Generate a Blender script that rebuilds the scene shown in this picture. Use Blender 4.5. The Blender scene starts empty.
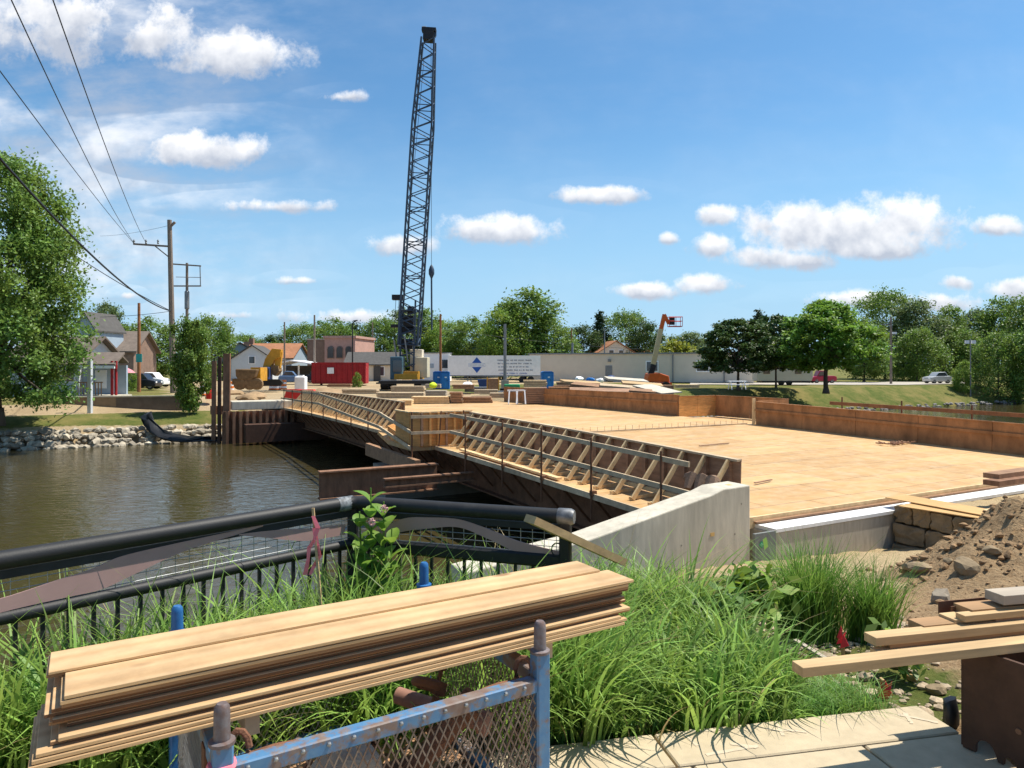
import bpy, bmesh, math, random
import numpy as np
from mathutils import Vector, Matrix
random.seed(7)
S = bpy.context.scene
COL = S.collection
R = math.radians
# ------------------------------------------------------------------ camera, sky, sun, exposure
F, CX, HY, H = 710.0, 512.0, 366.0, 1.65          # focal in pixels, centre, horizon row, eye height
cam = bpy.data.cameras.new('camera'); co = bpy.data.objects.new('camera', cam); COL.objects.link(co)
co.location = (0, 0, H); co.rotation_euler = (R(90), 0, 0)
cam.sensor_width = 36; cam.lens = 36 * F / 1024; cam.shift_y = -(384 - HY) / 1024
cam.clip_start = .05; cam.clip_end = 5000
S.camera = co
SUN_EL = 62.0
SD = Vector((.945 * math.cos(R(SUN_EL)), .327 * math.cos(R(SUN_EL)), math.sin(R(SUN_EL)))).normalized()
sl = bpy.data.lights.new('sun', 'SUN'); sl.energy = 4.8; sl.angle = R(.53); sl.color = (1, .94, .83)
so = bpy.data.objects.new('sun', sl); COL.objects.link(so); so.location = (0, 0, 60)
so.rotation_euler = SD.to_track_quat('Z', 'Y').to_euler()
S.view_settings.view_transform = 'Standard'; S.view_settings.look = 'None'
S.view_settings.gamma = 1; S.view_settings.use_curve_mapping = False
S.view_settings.exposure = 0.52

W_ = bpy.data.worlds.new('World'); S.world = W_; W_.use_nodes = True
nt = W_.node_tree; N = nt.nodes; L = nt.links
for n in list(N): N.remove(n)
def nd(t, **k):
    n = N.new(t)
    for a, b in k.items(): setattr(n, a, b)
    return n
def wmath(op, a, b=None, c=None):
    n = nd('ShaderNodeMath', operation=op)
    for i, v in enumerate((a, b, c)):
        if v is None: continue
        if isinstance(v, (int, float)): n.inputs[i].default_value = v
        else: L.new(v, n.inputs[i])
    return n.outputs[0]
wout = nd('ShaderNodeOutputWorld')
sky = nd('ShaderNodeTexSky', sky_type='NISHITA'); sky.sun_disc = False
sky.sun_elevation = R(SUN_EL); sky.sun_rotation = math.atan2(.945, .327)
sky.air_density = 1.0; sky.dust_density = .55; sky.ozone_density = 2.2
bsky = nd('ShaderNodeBackground'); bsky.inputs[1].default_value = .125
hz = nd('ShaderNodeMapRange', interpolation_type='SMOOTHSTEP')
hmix = nd('ShaderNodeMix', data_type='RGBA'); hmix.inputs[7].default_value = (2.5, 3.95, 5.35, 1)   # pale blue air towards the horizon
gmul = nd('ShaderNodeMix', data_type='RGBA', blend_type='MULTIPLY'); gmul.inputs[0].default_value = 1; gmul.inputs[7].default_value = (.50, .76, .86, 1)
L.new(sky.outputs[0], gmul.inputs[6]); L.new(gmul.outputs[2], hmix.inputs[6]); L.new(hz.outputs[0], hmix.inputs[0]); L.new(hmix.outputs[2], bsky.inputs[0])
tc = nd('ShaderNodeTexCoord'); sep = nd('ShaderNodeSeparateXYZ'); L.new(tc.outputs['Generated'], sep.inputs[0])
yy = wmath('MAXIMUM', sep.outputs[1], .02)
tx = wmath('DIVIDE', sep.outputs[0], yy); tz = wmath('DIVIDE', sep.outputs[2], yy)
cmb = nd('ShaderNodeCombineXYZ'); L.new(tx, cmb.inputs[0]); L.new(tz, cmb.inputs[2])
L.new(sep.outputs[2], hz.inputs[0])
for i_, v_ in enumerate((.0, .36, .92, .0)): hz.inputs[i_ + 1].default_value = v_
# noise warps
n1 = nd('ShaderNodeTexNoise'); n1.inputs['Scale'].default_value = 17; n1.inputs['Detail'].default_value = 12; n1.inputs['Roughness'].default_value = .66
L.new(cmb.outputs[0], n1.inputs['Vector'])
n2 = nd('ShaderNodeTexNoise'); n2.inputs['Scale'].default_value = 30; n2.inputs['Detail'].default_value = 6
L.new(cmb.outputs[0], n2.inputs['Vector'])
CL = [  # px, py, half width, half height (up), weight
 (850, 234, 118, 34, 1), (905, 222, 62, 30, 1), (815, 226, 60, 27, 1), (760, 258, 42, 15, .8), (795, 262, 60, 13, .75), (870, 250, 70, 16, .9), (718, 217, 20, 13, .8), (716, 246, 26, 14, .8),
 (600, 196, 52, 12, 1), (500, 232, 62, 19, .9), (405, 246, 34, 14, .9), (648, 292, 40, 11, .8), (705, 286, 36, 12, .85), (200, 152, 74, 24, 1.0),
 (160, 38, 60, 30, .62), (228, 58, 75, 32, .9), (60, 14, 100, 34, .8), (995, 228, 34, 12, .8), (957, 283, 20, 9, .7), (1012, 290, 30, 14, .85),
 (50, 30, 120, 46, .5), (275, 207, 60, 8, .5), (350, 318, 60, 10, .6), (128, 296, 12, 6, .7), (670, 239, 11, 7, .7), (235, 316, 22, 6, .6), (345, 97, 30, 6, .45), (300, 281, 22, 5, .5),
 (855, 300, 60, 9, .55), (940, 305, 40, 12, .55), (-90, 120, 90, 40, .8), (1200, 200, 120, 50, .9)]
acc = None; accz = None; accw = None
for (px, py, rx, ry, w) in CL:
    cxv, czv = (px - CX) / F, (HY - py) / F
    dx = wmath('MULTIPLY', wmath('SUBTRACT', tx, cxv), F / rx)
    dz = wmath('MULTIPLY', wmath('SUBTRACT', tz, czv), F / ry)
    dzn = wmath('MULTIPLY', wmath('MINIMUM', dz, 0), 1.25)
    dzz = wmath('ADD', wmath('MAXIMUM', dz, 0), dzn)
    d2 = wmath('SQRT', wmath('ADD', wmath('MULTIPLY', dx, dx), wmath('MULTIPLY', dzz, dzz)))
    v = wmath('MULTIPLY', wmath('SUBTRACT', 1, d2), w)
    acc = v if acc is None else wmath('MAXIMUM', acc, v)
    wt = wmath('POWER', wmath('MAXIMUM', wmath('ADD', v, .75), .0), 3)
    accz = wmath('MULTIPLY', dzz, wt) if accz is None else wmath('ADD', accz, wmath('MULTIPLY', dzz, wt))
    accw = wt if accw is None else wmath('ADD', accw, wt)
accz = wmath('DIVIDE', accz, wmath('ADD', accw, .001))
nz = wmath('MULTIPLY', wmath('SUBTRACT', n1.outputs[0], .52), 2.15)
dens = wmath('ADD', acc, nz)
mr = nd('ShaderNodeMapRange', interpolation_type='SMOOTHSTEP'); L.new(dens, mr.inputs[0])
mr.inputs[1].default_value = -.16; mr.inputs[2].default_value = .46
# thin high veil, upper left of the sky
n3 = nd('ShaderNodeTexNoise'); n3.inputs['Scale'].default_value = 4.5; n3.inputs['Detail'].default_value = 7; n3.inputs['Roughness'].default_value = .6
mp = nd('ShaderNodeMapping'); mp.inputs['Scale'].default_value = (1, 1, 2.6); mp.inputs['Rotation'].default_value = (0, .3, 0)
L.new(cmb.outputs[0], mp.inputs[0]); L.new(mp.outputs[0], n3.inputs['Vector'])
veil = nd('ShaderNodeMapRange', interpolation_type='SMOOTHSTEP'); L.new(n3.outputs[0], veil.inputs[0])
veil.inputs[1].default_value = .36; veil.inputs[2].default_value = .70
vx = nd('ShaderNodeMapRange', interpolation_type='SMOOTHSTEP'); L.new(tx, vx.inputs[0])
vx.inputs[1].default_value = -.2; vx.inputs[2].default_value = -.6; vx.inputs[3].default_value = .06; vx.inputs[4].default_value = .85
vm = wmath('MULTIPLY', veil.outputs[0], vx.outputs[0])
cmask = wmath('MAXIMUM', wmath('MULTIPLY', mr.outputs[0], .97), vm)
cmask = wmath('MULTIPLY', cmask, wmath('GREATER_THAN', sep.outputs[1], .05))
# cloud colour: bright tops, greyer bases
sh = nd('ShaderNodeMapRange'); L.new(wmath('ADD', accz, wmath('MULTIPLY', wmath('SUBTRACT', n2.outputs[0], .5), 2.2)), sh.inputs[0])
sh.inputs[1].default_value = -.6; sh.inputs[2].default_value = .55
mix = nd('ShaderNodeMix', data_type='RGBA'); L.new(sh.outputs[0], mix.inputs[0])
mix.inputs[6].default_value = (.40, .44, .52, 1); mix.inputs[7].default_value = (.83, .83, .84, 1)
bcl = nd('ShaderNodeBackground'); bcl.inputs[1].default_value = .95; L.new(mix.outputs[2], bcl.inputs[0])
ms = nd('ShaderNodeMixShader'); L.new(cmask, ms.inputs[0]); L.new(bsky.outputs[0], ms.inputs[1]); L.new(bcl.outputs[0], ms.inputs[2])
L.new(ms.outputs[0], wout.inputs[0])

# ------------------------------------------------------------------ helpers
V = Vector
def W(px, d, z=None, py=None):
    if z is None: z = H - (py - HY) * d / F
    return V(((px - CX) / F * d, d, z))
U2 = V((-.481, .877, 0)).normalized(); V2 = V((.877, .481, 0)).normalized()
P0 = V((4.14, 12.5, 0))
def B(s, l, z): return V((P0.x + s * U2.x + l * V2.x, P0.y + s * U2.y + l * V2.y, z))
def SL(x, y):
    dx, dy = x - P0.x, y - P0.y
    return dx * U2.x + dy * U2.y, dx * V2.x + dy * V2.y
def zd(s): return -1.0 + .30 * (1 - ((s - 22) / 22) ** 2)
ORG = {}
def org(o): return ORG.get(o.name, V((0, 0, 0))) if o else V((0, 0, 0))

class MB:
    def __init__(self): self.v = []; self.f = []
    def add(self, vs, fs):
        n = len(self.v); self.v += [tuple(p) for p in vs]; self.f += [tuple(i + n for i in f) for f in fs]
    def box(self, c, size, ax=None):
        c = V(c); X, Y, Z = ax if ax else (V((1, 0, 0)), V((0, 1, 0)), V((0, 0, 1)))
        a, b, d = X * size[0] / 2, Y * size[1] / 2, Z * size[2] / 2
        self.add([c - a - b - d, c + a - b - d, c + a + b - d, c - a + b - d, c - a - b + d, c + a - b + d, c + a + b + d, c - a + b + d],
                 [(0, 3, 2, 1), (4, 5, 6, 7), (0, 1, 5, 4), (1, 2, 6, 5), (2, 3, 7, 6), (3, 0, 4, 7)]); return self
    def beam(self, a, b, w, t, up=V((0, 0, 1)), ch=0):
        """bar from a to b; w across, t along up"""
        a, b = V(a), V(b); X = (b - a); ln = X.length; X = X / ln
        Y = up.cross(X)
        if Y.length < 1e-4: Y = V((1, 0, 0)).cross(X)
        Y.normalize(); Z = X.cross(Y)
        if not ch: return self.box((a + b) / 2, (ln, w, t), (X, Y, Z))
        pr = [(-w/2+ch, -t/2), (w/2-ch, -t/2), (w/2, -t/2+ch), (w/2, t/2-ch), (w/2-ch, t/2), (-w/2+ch, t/2), (-w/2, t/2-ch), (-w/2, -t/2+ch)]
        vs = [a + Y * p + Z * q for p, q in pr] + [b + Y * p + Z * q for p, q in pr]
        fs = [(i, (i + 1) % 8, 8 + (i + 1) % 8, 8 + i) for i in range(8)] + [tuple(range(7, -1, -1)), tuple(range(8, 16))]
        self.add(vs, fs); return self
    def tube(self, pts, r, n=10, r2=None, cap=True):
        pts = [V(p) for p in pts]; m = len(pts); vs = []; fs = []
        for i, p in enumerate(pts):
            t = (pts[min(i + 1, m - 1)] - pts[max(i - 1, 0)]).normalized()
            u = t.cross(V((0, 0, 1)))
            if u.length < .05: u = t.cross(V((0, 1, 0)))
            u.normalize(); w = t.cross(u)
            rr = r if r2 is None else r + (r2 - r) * i / (m - 1)
            for k in range(n):
                a = 2 * math.pi * k / n; vs.append(p + u * math.cos(a) * rr + w * math.sin(a) * rr)
        for i in range(m - 1):
            for k in range(n): fs.append((i * n + k, i * n + (k + 1) % n, (i + 1) * n + (k + 1) % n, (i + 1) * n + k))
        if cap: fs += [tuple(range(n - 1, -1, -1)), tuple((m - 1) * n + k for k in range(n))]
        self.add(vs, fs); return self
    def lathe(self, c, prof, n=14, ax=V((0, 0, 1))):
        c = V(c); ax = ax.normalized(); u = ax.orthogonal().normalized(); w = ax.cross(u); vs = []; fs = []; m = len(prof)
        for r, h in prof:
            for k in range(n):
                a = 2 * math.pi * k / n; vs.append(c + ax * h + (u * math.cos(a) + w * math.sin(a)) * r)
        for i in range(m - 1):
            for k in range(n): fs.append((i * n + k, i * n + (k + 1) % n, (i + 1) * n + (k + 1) % n, (i + 1) * n + k))
        fs += [tuple(range(n - 1, -1, -1)), tuple((m - 1) * n + k for k in range(n))]
        self.add(vs, fs); return self
    def prism(self, poly, ext):
        poly = [V(p) for p in poly]; ext = V(ext); n = len(poly)
        self.add(poly + [p + ext for p in poly], [tuple(range(n - 1, -1, -1)), tuple(range(n, 2 * n))] + [(i, (i + 1) % n, n + (i + 1) % n, n + i) for i in range(n)]); return self
    def rock(self, c, r, seed=0, sub=2, sq=(1, 1, 1), rough=.22, cut=4):
        rn = random.Random(seed); bm = bmesh.new(); bmesh.ops.create_icosphere(bm, subdivisions=sub, radius=1)
        pl = [(V((rn.gauss(0, 1), rn.gauss(0, 1), rn.gauss(0, 1))).normalized(), rn.uniform(.55, .85)) for _ in range(cut)]
        rot = Matrix.Rotation(rn.uniform(0, 6.28), 3, 'Z')
        out = []
        for v in bm.verts:
            p = v.co.copy() * (1 + rn.uniform(-rough, rough) * .5)
            for n_, d_ in pl:
                e = p.dot(n_) - d_
                if e > 0: p -= n_ * e
            p = rot @ V((p.x * sq[0], p.y * sq[1], p.z * sq[2])) * r
            out.append(V(c) + p)
        self.add(out, [tuple(v.index for v in f.verts) for f in bm.faces]); bm.free(); return self
    def build(self, name, mat, parent=None, smooth=False, at=None):
        me = bpy.data.meshes.new(name); o = bpy.data.objects.new(name, me)
        vs = np.array(self.v, dtype=float).reshape(-1, 3)
        if parent is not None:
            off = np.array(org(parent)); o.parent = parent; ORG[o.name] = org(parent); vs = vs - off
        else:
            if at is None:
                mn = vs.min(0); mx = vs.max(0); at = V(((mn[0] + mx[0]) / 2, (mn[1] + mx[1]) / 2, mn[2]))
            vs = vs - np.array(at); o.location = at; ORG[o.name] = V(at)
        me.from_pydata(vs.tolist(), [], self.f); me.validate()
        for m in (mat if isinstance(mat, (list, tuple)) else [mat]): me.materials.append(m)
        if smooth:
            me.polygons.foreach_set('use_smooth', [True] * len(me.polygons))
            try: me.set_sharp_from_angle(angle=R(40))
            except Exception: pass
        me.update(); COL.objects.link(o); return o
def tag(o, label=None, cat=None, group=None, kind=None):
    if label: o['label'] = label
    if cat: o['category'] = cat
    if group: o['group'] = group
    if kind: o['kind'] = kind
    return o
def thing(name, loc, label, cat, group=None):
    o = bpy.data.objects.new(name, None); o.empty_display_size = .2; o.location = loc; COL.objects.link(o); ORG[o.name] = V(loc)
    return tag(o, label, cat, group)
def bevel(o, w=.01, seg=2):
    m = o.modifiers.new('bevel', 'BEVEL'); m.width = w; m.segments = seg; m.limit_method = 'ANGLE'; m.angle_limit = R(40); return o

# ------------------------------------------------------------------ materials
def newmat(name):
    m = bpy.data.materials.new(name); m.use_nodes = True; t = m.node_tree
    return m, t, t.nodes['Principled BSDF']
def lnk(t, a, b): t.links.new(a, b)
def mat(name, col, rough=.75, var=.18, scale=6, bump=0, bscale=40, metal=0, col2=None, stretch=None, detail=6, lo=.3, hi=.7, island=0, spec=.35, coord='Object'):
    """two-tone noise colour, optional stretched grain, optional bump, optional per-piece variation"""
    m, t, p = newmat(name); n = t.nodes
    c = V(col[:3]); a = c * (1 - var) if col2 is None else c; b = c * (1 + var) if col2 is None else V(col2)
    tcn = n.new('ShaderNodeTexCoord'); mp = n.new('ShaderNodeMapping')
    if stretch: mp.inputs['Scale'].default_value = stretch
    lnk(t, tcn.outputs[coord], mp.inputs[0])
    no = n.new('ShaderNodeTexNoise'); no.inputs['Scale'].default_value = scale; no.inputs['Detail'].default_value = detail; no.inputs['Roughness'].default_value = .65
    lnk(t, mp.outputs[0], no.inputs['Vector'])
    mr_ = n.new('ShaderNodeMapRange'); mr_.inputs[1].default_value = lo; mr_.inputs[2].default_value = hi; lnk(t, no.outputs[0], mr_.inputs[0])
    mx = n.new('ShaderNodeMix'); mx.data_type = 'RGBA'; lnk(t, mr_.outputs[0], mx.inputs[0])
    mx.inputs[6].default_value = (*a, 1); mx.inputs[7].default_value = (*b, 1)
    out = mx.outputs[2]
    # broad blotches
    nb = n.new('ShaderNodeTexNoise'); nb.inputs['Scale'].default_value = scale * .17 if not stretch else .9; nb.inputs['Detail'].default_value = 3
    lnk(t, tcn.outputs[coord], nb.inputs['Vector'])
    vb = n.new('ShaderNodeMapRange'); vb.inputs[1].default_value = .3; vb.inputs[2].default_value = .7; vb.inputs[3].default_value = 1 - var * .6; vb.inputs[4].default_value = 1 + var * .5
    lnk(t, nb.outputs[0], vb.inputs[0])
    val = vb.outputs[0]
    if island:
        g = n.new('ShaderNodeNewGeometry'); vi = n.new('ShaderNodeMapRange'); vi.inputs[3].default_value = 1 - island; vi.inputs[4].default_value = 1 + island
        lnk(t, g.outputs['Random Per Island'], vi.inputs[0]); mu = n.new('ShaderNodeMath'); mu.operation = 'MULTIPLY'
        lnk(t, val, mu.inputs[0]); lnk(t, vi.outputs[0], mu.inputs[1]); val = mu.outputs[0]
    hs = n.new('ShaderNodeHueSaturation'); lnk(t, val, hs.inputs['Value']); lnk(t, out, hs.inputs['Color'])
    lnk(t, hs.outputs[0], p.inputs['Base Color'])
    p.inputs['Roughness'].default_value = rough; p.inputs['Metallic'].default_value = metal
    p.inputs['Specular IOR Level'].default_value = spec
    if bump:
        bn = n.new('ShaderNodeTexNoise'); bn.inputs['Scale'].default_value = bscale; bn.inputs['Detail'].default_value = 6
        lnk(t, mp.outputs[0], bn.inputs['Vector'])
        bu = n.new('ShaderNodeBump'); bu.inputs['Strength'].default_value = bump; bu.inputs['Distance'].default_value = .02
        lnk(t, bn.outputs[0], bu.inputs['Height']); lnk(t, bu.outputs[0], p.inputs['Normal'])
    return m
def leafmat(name, col, var=.35, trans=.3, hue=.02):
    m, t, p = newmat(name); n = t.nodes
    g = n.new('ShaderNodeNewGeometry'); hs = n.new('ShaderNodeHueSaturation'); hs.inputs['Color'].default_value = (*col, 1)
    a = n.new('ShaderNodeMapRange'); a.inputs[3].default_value = 1 - var; a.inputs[4].default_value = 1 + var; lnk(t, g.outputs['Random Per Island'], a.inputs[0]); lnk(t, a.outputs[0], hs.inputs['Value'])
    tcn = n.new('ShaderNodeTexCoord'); no = n.new('ShaderNodeTexNoise'); no.inputs['Scale'].default_value = 5; lnk(t, tcn.outputs['Object'], no.inputs['Vector'])
    h = n.new('ShaderNodeMapRange'); h.inputs[1].default_value = .3; h.inputs[2].default_value = .7; h.inputs[3].default_value = .5 - hue; h.inputs[4].default_value = .5 + hue
    lnk(t, no.outputs[0], h.inputs[0]); lnk(t, h.outputs[0], hs.inputs['Hue'])
    lnk(t, hs.outputs[0], p.inputs['Base Color']); p.inputs['Roughness'].default_value = .5; p.inputs['Specular IOR Level'].default_value = .35
    tr = n.new('ShaderNodeBsdfTranslucent'); h2 = n.new('ShaderNodeHueSaturation'); h2.inputs['Hue'].default_value = .485; h2.inputs['Value'].default_value = 1.5; lnk(t, hs.outputs[0], h2.inputs['Color']); lnk(t, h2.outputs[0], tr.inputs[0])
    mx = n.new('ShaderNodeMixShader'); mx.inputs[0].default_value = trans; lnk(t, p.outputs[0], mx.inputs[1]); lnk(t, tr.outputs[0], mx.inputs[2])
    lnk(t, mx.outputs[0], n['Material Output'].inputs[0]); return m
def glassmat(name, col, rough=.08): return mat(name, col, rough, .1, 2, spec=.8)

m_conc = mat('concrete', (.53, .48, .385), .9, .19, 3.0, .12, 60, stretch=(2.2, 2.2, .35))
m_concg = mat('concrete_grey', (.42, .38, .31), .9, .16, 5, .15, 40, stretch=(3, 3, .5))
m_white = mat('white_cap', (.74, .73, .71), .8, .12, 6, .05, 40)
m_side = mat('sidewalk_concrete', (.47, .385, .26), .92, .10, 14, .14, 220)
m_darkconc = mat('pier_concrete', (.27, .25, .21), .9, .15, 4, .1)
m_rust = mat('weathering_steel', (.17, .08, .042), .85, .3, 5, .12, 50)
m_rust2 = mat('rusty_sheet_steel', (.25, .13, .075), .9, .35, 3, .12, 40, stretch=(2, 2, .6))
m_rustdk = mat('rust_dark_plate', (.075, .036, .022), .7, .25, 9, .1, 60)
m_clamp = mat('rusty_clamp', (.20, .09, .05), .85, .35, 30, .3, 150)
m_black = mat('black_paint', (.009, .0095, .011), .58, .3, 7, .05, 120, spec=.5, col2=(.034, .033, .032), lo=.55, hi=.8)
m_blackm = mat('dull_black', (.02, .021, .024), .6, .3, 9)
m_wave = mat('mauve_panel', (.40, .25, .235), .55, .08, 6)
m_wire = mat('galv_wire', (.30, .31, .31), .45, .2, 20, metal=.6)
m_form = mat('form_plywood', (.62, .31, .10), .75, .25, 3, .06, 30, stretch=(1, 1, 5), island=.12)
m_formdk = mat('form_panel_shade_brown', (.31, .18, .11), .8, .28, 3, .06, 30, stretch=(1, 1, 4), island=.1)  # darker brown plywood, shade of the braced outer face put into the colour
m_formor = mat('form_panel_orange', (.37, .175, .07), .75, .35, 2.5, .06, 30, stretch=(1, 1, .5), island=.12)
m_lumber = mat('lumber', (.66, .47, .25), .8, .22, 6, .05, 40, island=.16)
m_lumber2 = mat('lumber_weathered', (.47, .36, .235), .85, .25, 5, .06, 40, island=.2)
m_lumbrown = mat('lumber_brown', (.30, .17, .095), .85, .3, 5, .06, 40, island=.25)
m_dirt2 = mat('gravel_fill', (.46, .36, .21), .95, .2, 9, .5, 90)
m_stone = mat('limestone_block', (.25, .185, .11), .92, .28, 5, .5, 26, island=.12)
m_rip = mat('riprap_stone', (.37, .32, .245), .92, .3, 2.5, .4, 12, island=.4)
m_clod = mat('soil_clod', (.29, .185, .098), .98, .3, 14, .6, 60, island=.2)
m_steelgrey = mat('steel_grey', (.23, .24, .25), .5, .2, 8, metal=.5)
m_pole = mat('wood_pole', (.23, .185, .15), .9, .25, 6, stretch=(4, 4, .5))
m_polerust = mat('rust_pole', (.33, .14, .06), .8, .3, 2)
m_wht = mat('white_paint', (.88, .88, .88), .5, .06, 3)
m_off = mat('offwhite_wall', (.68, .60, .49), .85, .06, .6)
m_red = mat('dumpster_red', (.36, .018, .022), .6, .2, 2)
m_yel = mat('machine_yellow', (.60, .30, .03), .5, .2, 3)
m_mud = mat('muddy_machine', (.20, .125, .06), .9, .35, 4)
m_blue = mat('portable_blue', (.02, .18, .52), .5, .12, 3)
m_navy = mat('navy_steel', (.03, .055, .16), .5, .2, 3)
m_bluelogo = mat('logo_blue', (.02, .10, .42), .5, .05, 3)
m_ink = mat('lettering_ink', (.07, .10, .20), .6, .1, 3)
m_orange = mat('lift_orange', (.72, .13, .02), .5, .15, 3)
m_liftcream = mat('lift_cream', (.62, .50, .27), .5, .1, 3)
m_green = mat('green_plastic', (.03, .30, .12), .5, .2, 3)
m_lime = mat('lime_hi_vis', (.55, .72, .02), .7, .1, 3)
m_glass = glassmat('window_glass', (.05, .06, .07))
m_tyre = mat('tyre_rubber', (.025, .025, .025), .85, .2, 8)
m_brickp = mat('pink_brick', (.48, .29, .24), .9, .12, 3)
m_brickd = mat('brown_brick', (.24, .16, .12), .9, .2, 3)
m_roofdk = mat('roof_dark', (.09, .085, .08), .9, .2, 3)
m_roofor = mat('roof_rust', (.36, .16, .08), .9, .2, 3)
m_roofgr = mat('roof_greybrown', (.17, .135, .11), .9, .2, 3)
m_siding = mat('siding_blue', (.36, .44, .52), .8, .08, 2)
m_sidingw = mat('siding_white', (.56, .60, .63), .8, .06, 2)
m_asph = mat('asphalt', (.16, .15, .14), .95, .15, 2)
m_pinkrib = mat('pink_ribbon', (.95, .22, .27), .5, .12, 12)
m_redflag = mat('red_flag', (.90, .05, .07), .5, .12, 12)
m_bark = mat('bark', (.11, .085, .065), .95, .3, 6, .4, 20, stretch=(3, 3, .6))
m_dune = mat('approach_sand', (.50, .39, .23), .95, .14, 5, .3, 40)
m_tarp = mat('black_tarp', (.018, .019, .022), .35, .3, 5, .2, 8)
m_redb = mat('red_plastic', (.62, .03, .02), .5, .1, 4)
m_stripe = mat('barrel_orange', (.80, .20, .03), .5, .1, 4)
m_burlap = mat('burlap', (.20, .13, .09), .95, .3, 20, .4, 90)
m_spray = mat('marking_paint', (.52, .43, .31), .9, .1, 40)
# ---- special materials
def rackmat():
    m, t, p = newmat('worn_blue_paint'); n = t.nodes
    tcn = n.new('ShaderNodeTexCoord')
    no = n.new('ShaderNodeTexNoise'); no.inputs['Scale'].default_value = 9; no.inputs['Detail'].default_value = 8; no.inputs['Roughness'].default_value = .7; lnk(t, tcn.outputs['Object'], no.inputs['Vector'])
    r = n.new('ShaderNodeMapRange'); r.inputs[1].default_value = .47; r.inputs[2].default_value = .55; lnk(t, no.outputs[0], r.inputs[0])
    n2 = n.new('ShaderNodeTexNoise'); n2.inputs['Scale'].default_value = 35; n2.inputs['Detail'].default_value = 6; lnk(t, tcn.outputs['Object'], n2.inputs['Vector'])
    c1 = n.new('ShaderNodeMix'); c1.data_type = 'RGBA'; c1.inputs[6].default_value = (.035, .15, .34, 1); c1.inputs[7].default_value = (.12, .25, .38, 1); lnk(t, n2.outputs[0], c1.inputs[0])
    c2 = n.new('ShaderNodeMix'); c2.data_type = 'RGBA'; c2.inputs[6].default_value = (.14, .055, .03, 1); c2.inputs[7].default_value = (.25, .23, .21, 1); lnk(t, n2.outputs[0], c2.inputs[0])
    mx = n.new('ShaderNodeMix'); mx.data_type = 'RGBA'; lnk(t, r.outputs[0], mx.inputs[0]); lnk(t, c1.outputs[2], mx.inputs[6]); lnk(t, c2.outputs[2], mx.inputs[7])
    lnk(t, mx.outputs[2], p.inputs['Base Color']); p.inputs['Roughness'].default_value = .5
    b = n.new('ShaderNodeBump'); b.inputs['Strength'].default_value = .2; b.inputs['Distance'].default_value = .004; lnk(t, n2.outputs[0], b.inputs['Height']); lnk(t, b.outputs[0], p.inputs['Normal'])
    return m
m_rack = rackmat()
m_rackblue = mat('fresh_blue_paint', (.025, .125, .32), .4, .2, 20)
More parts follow.
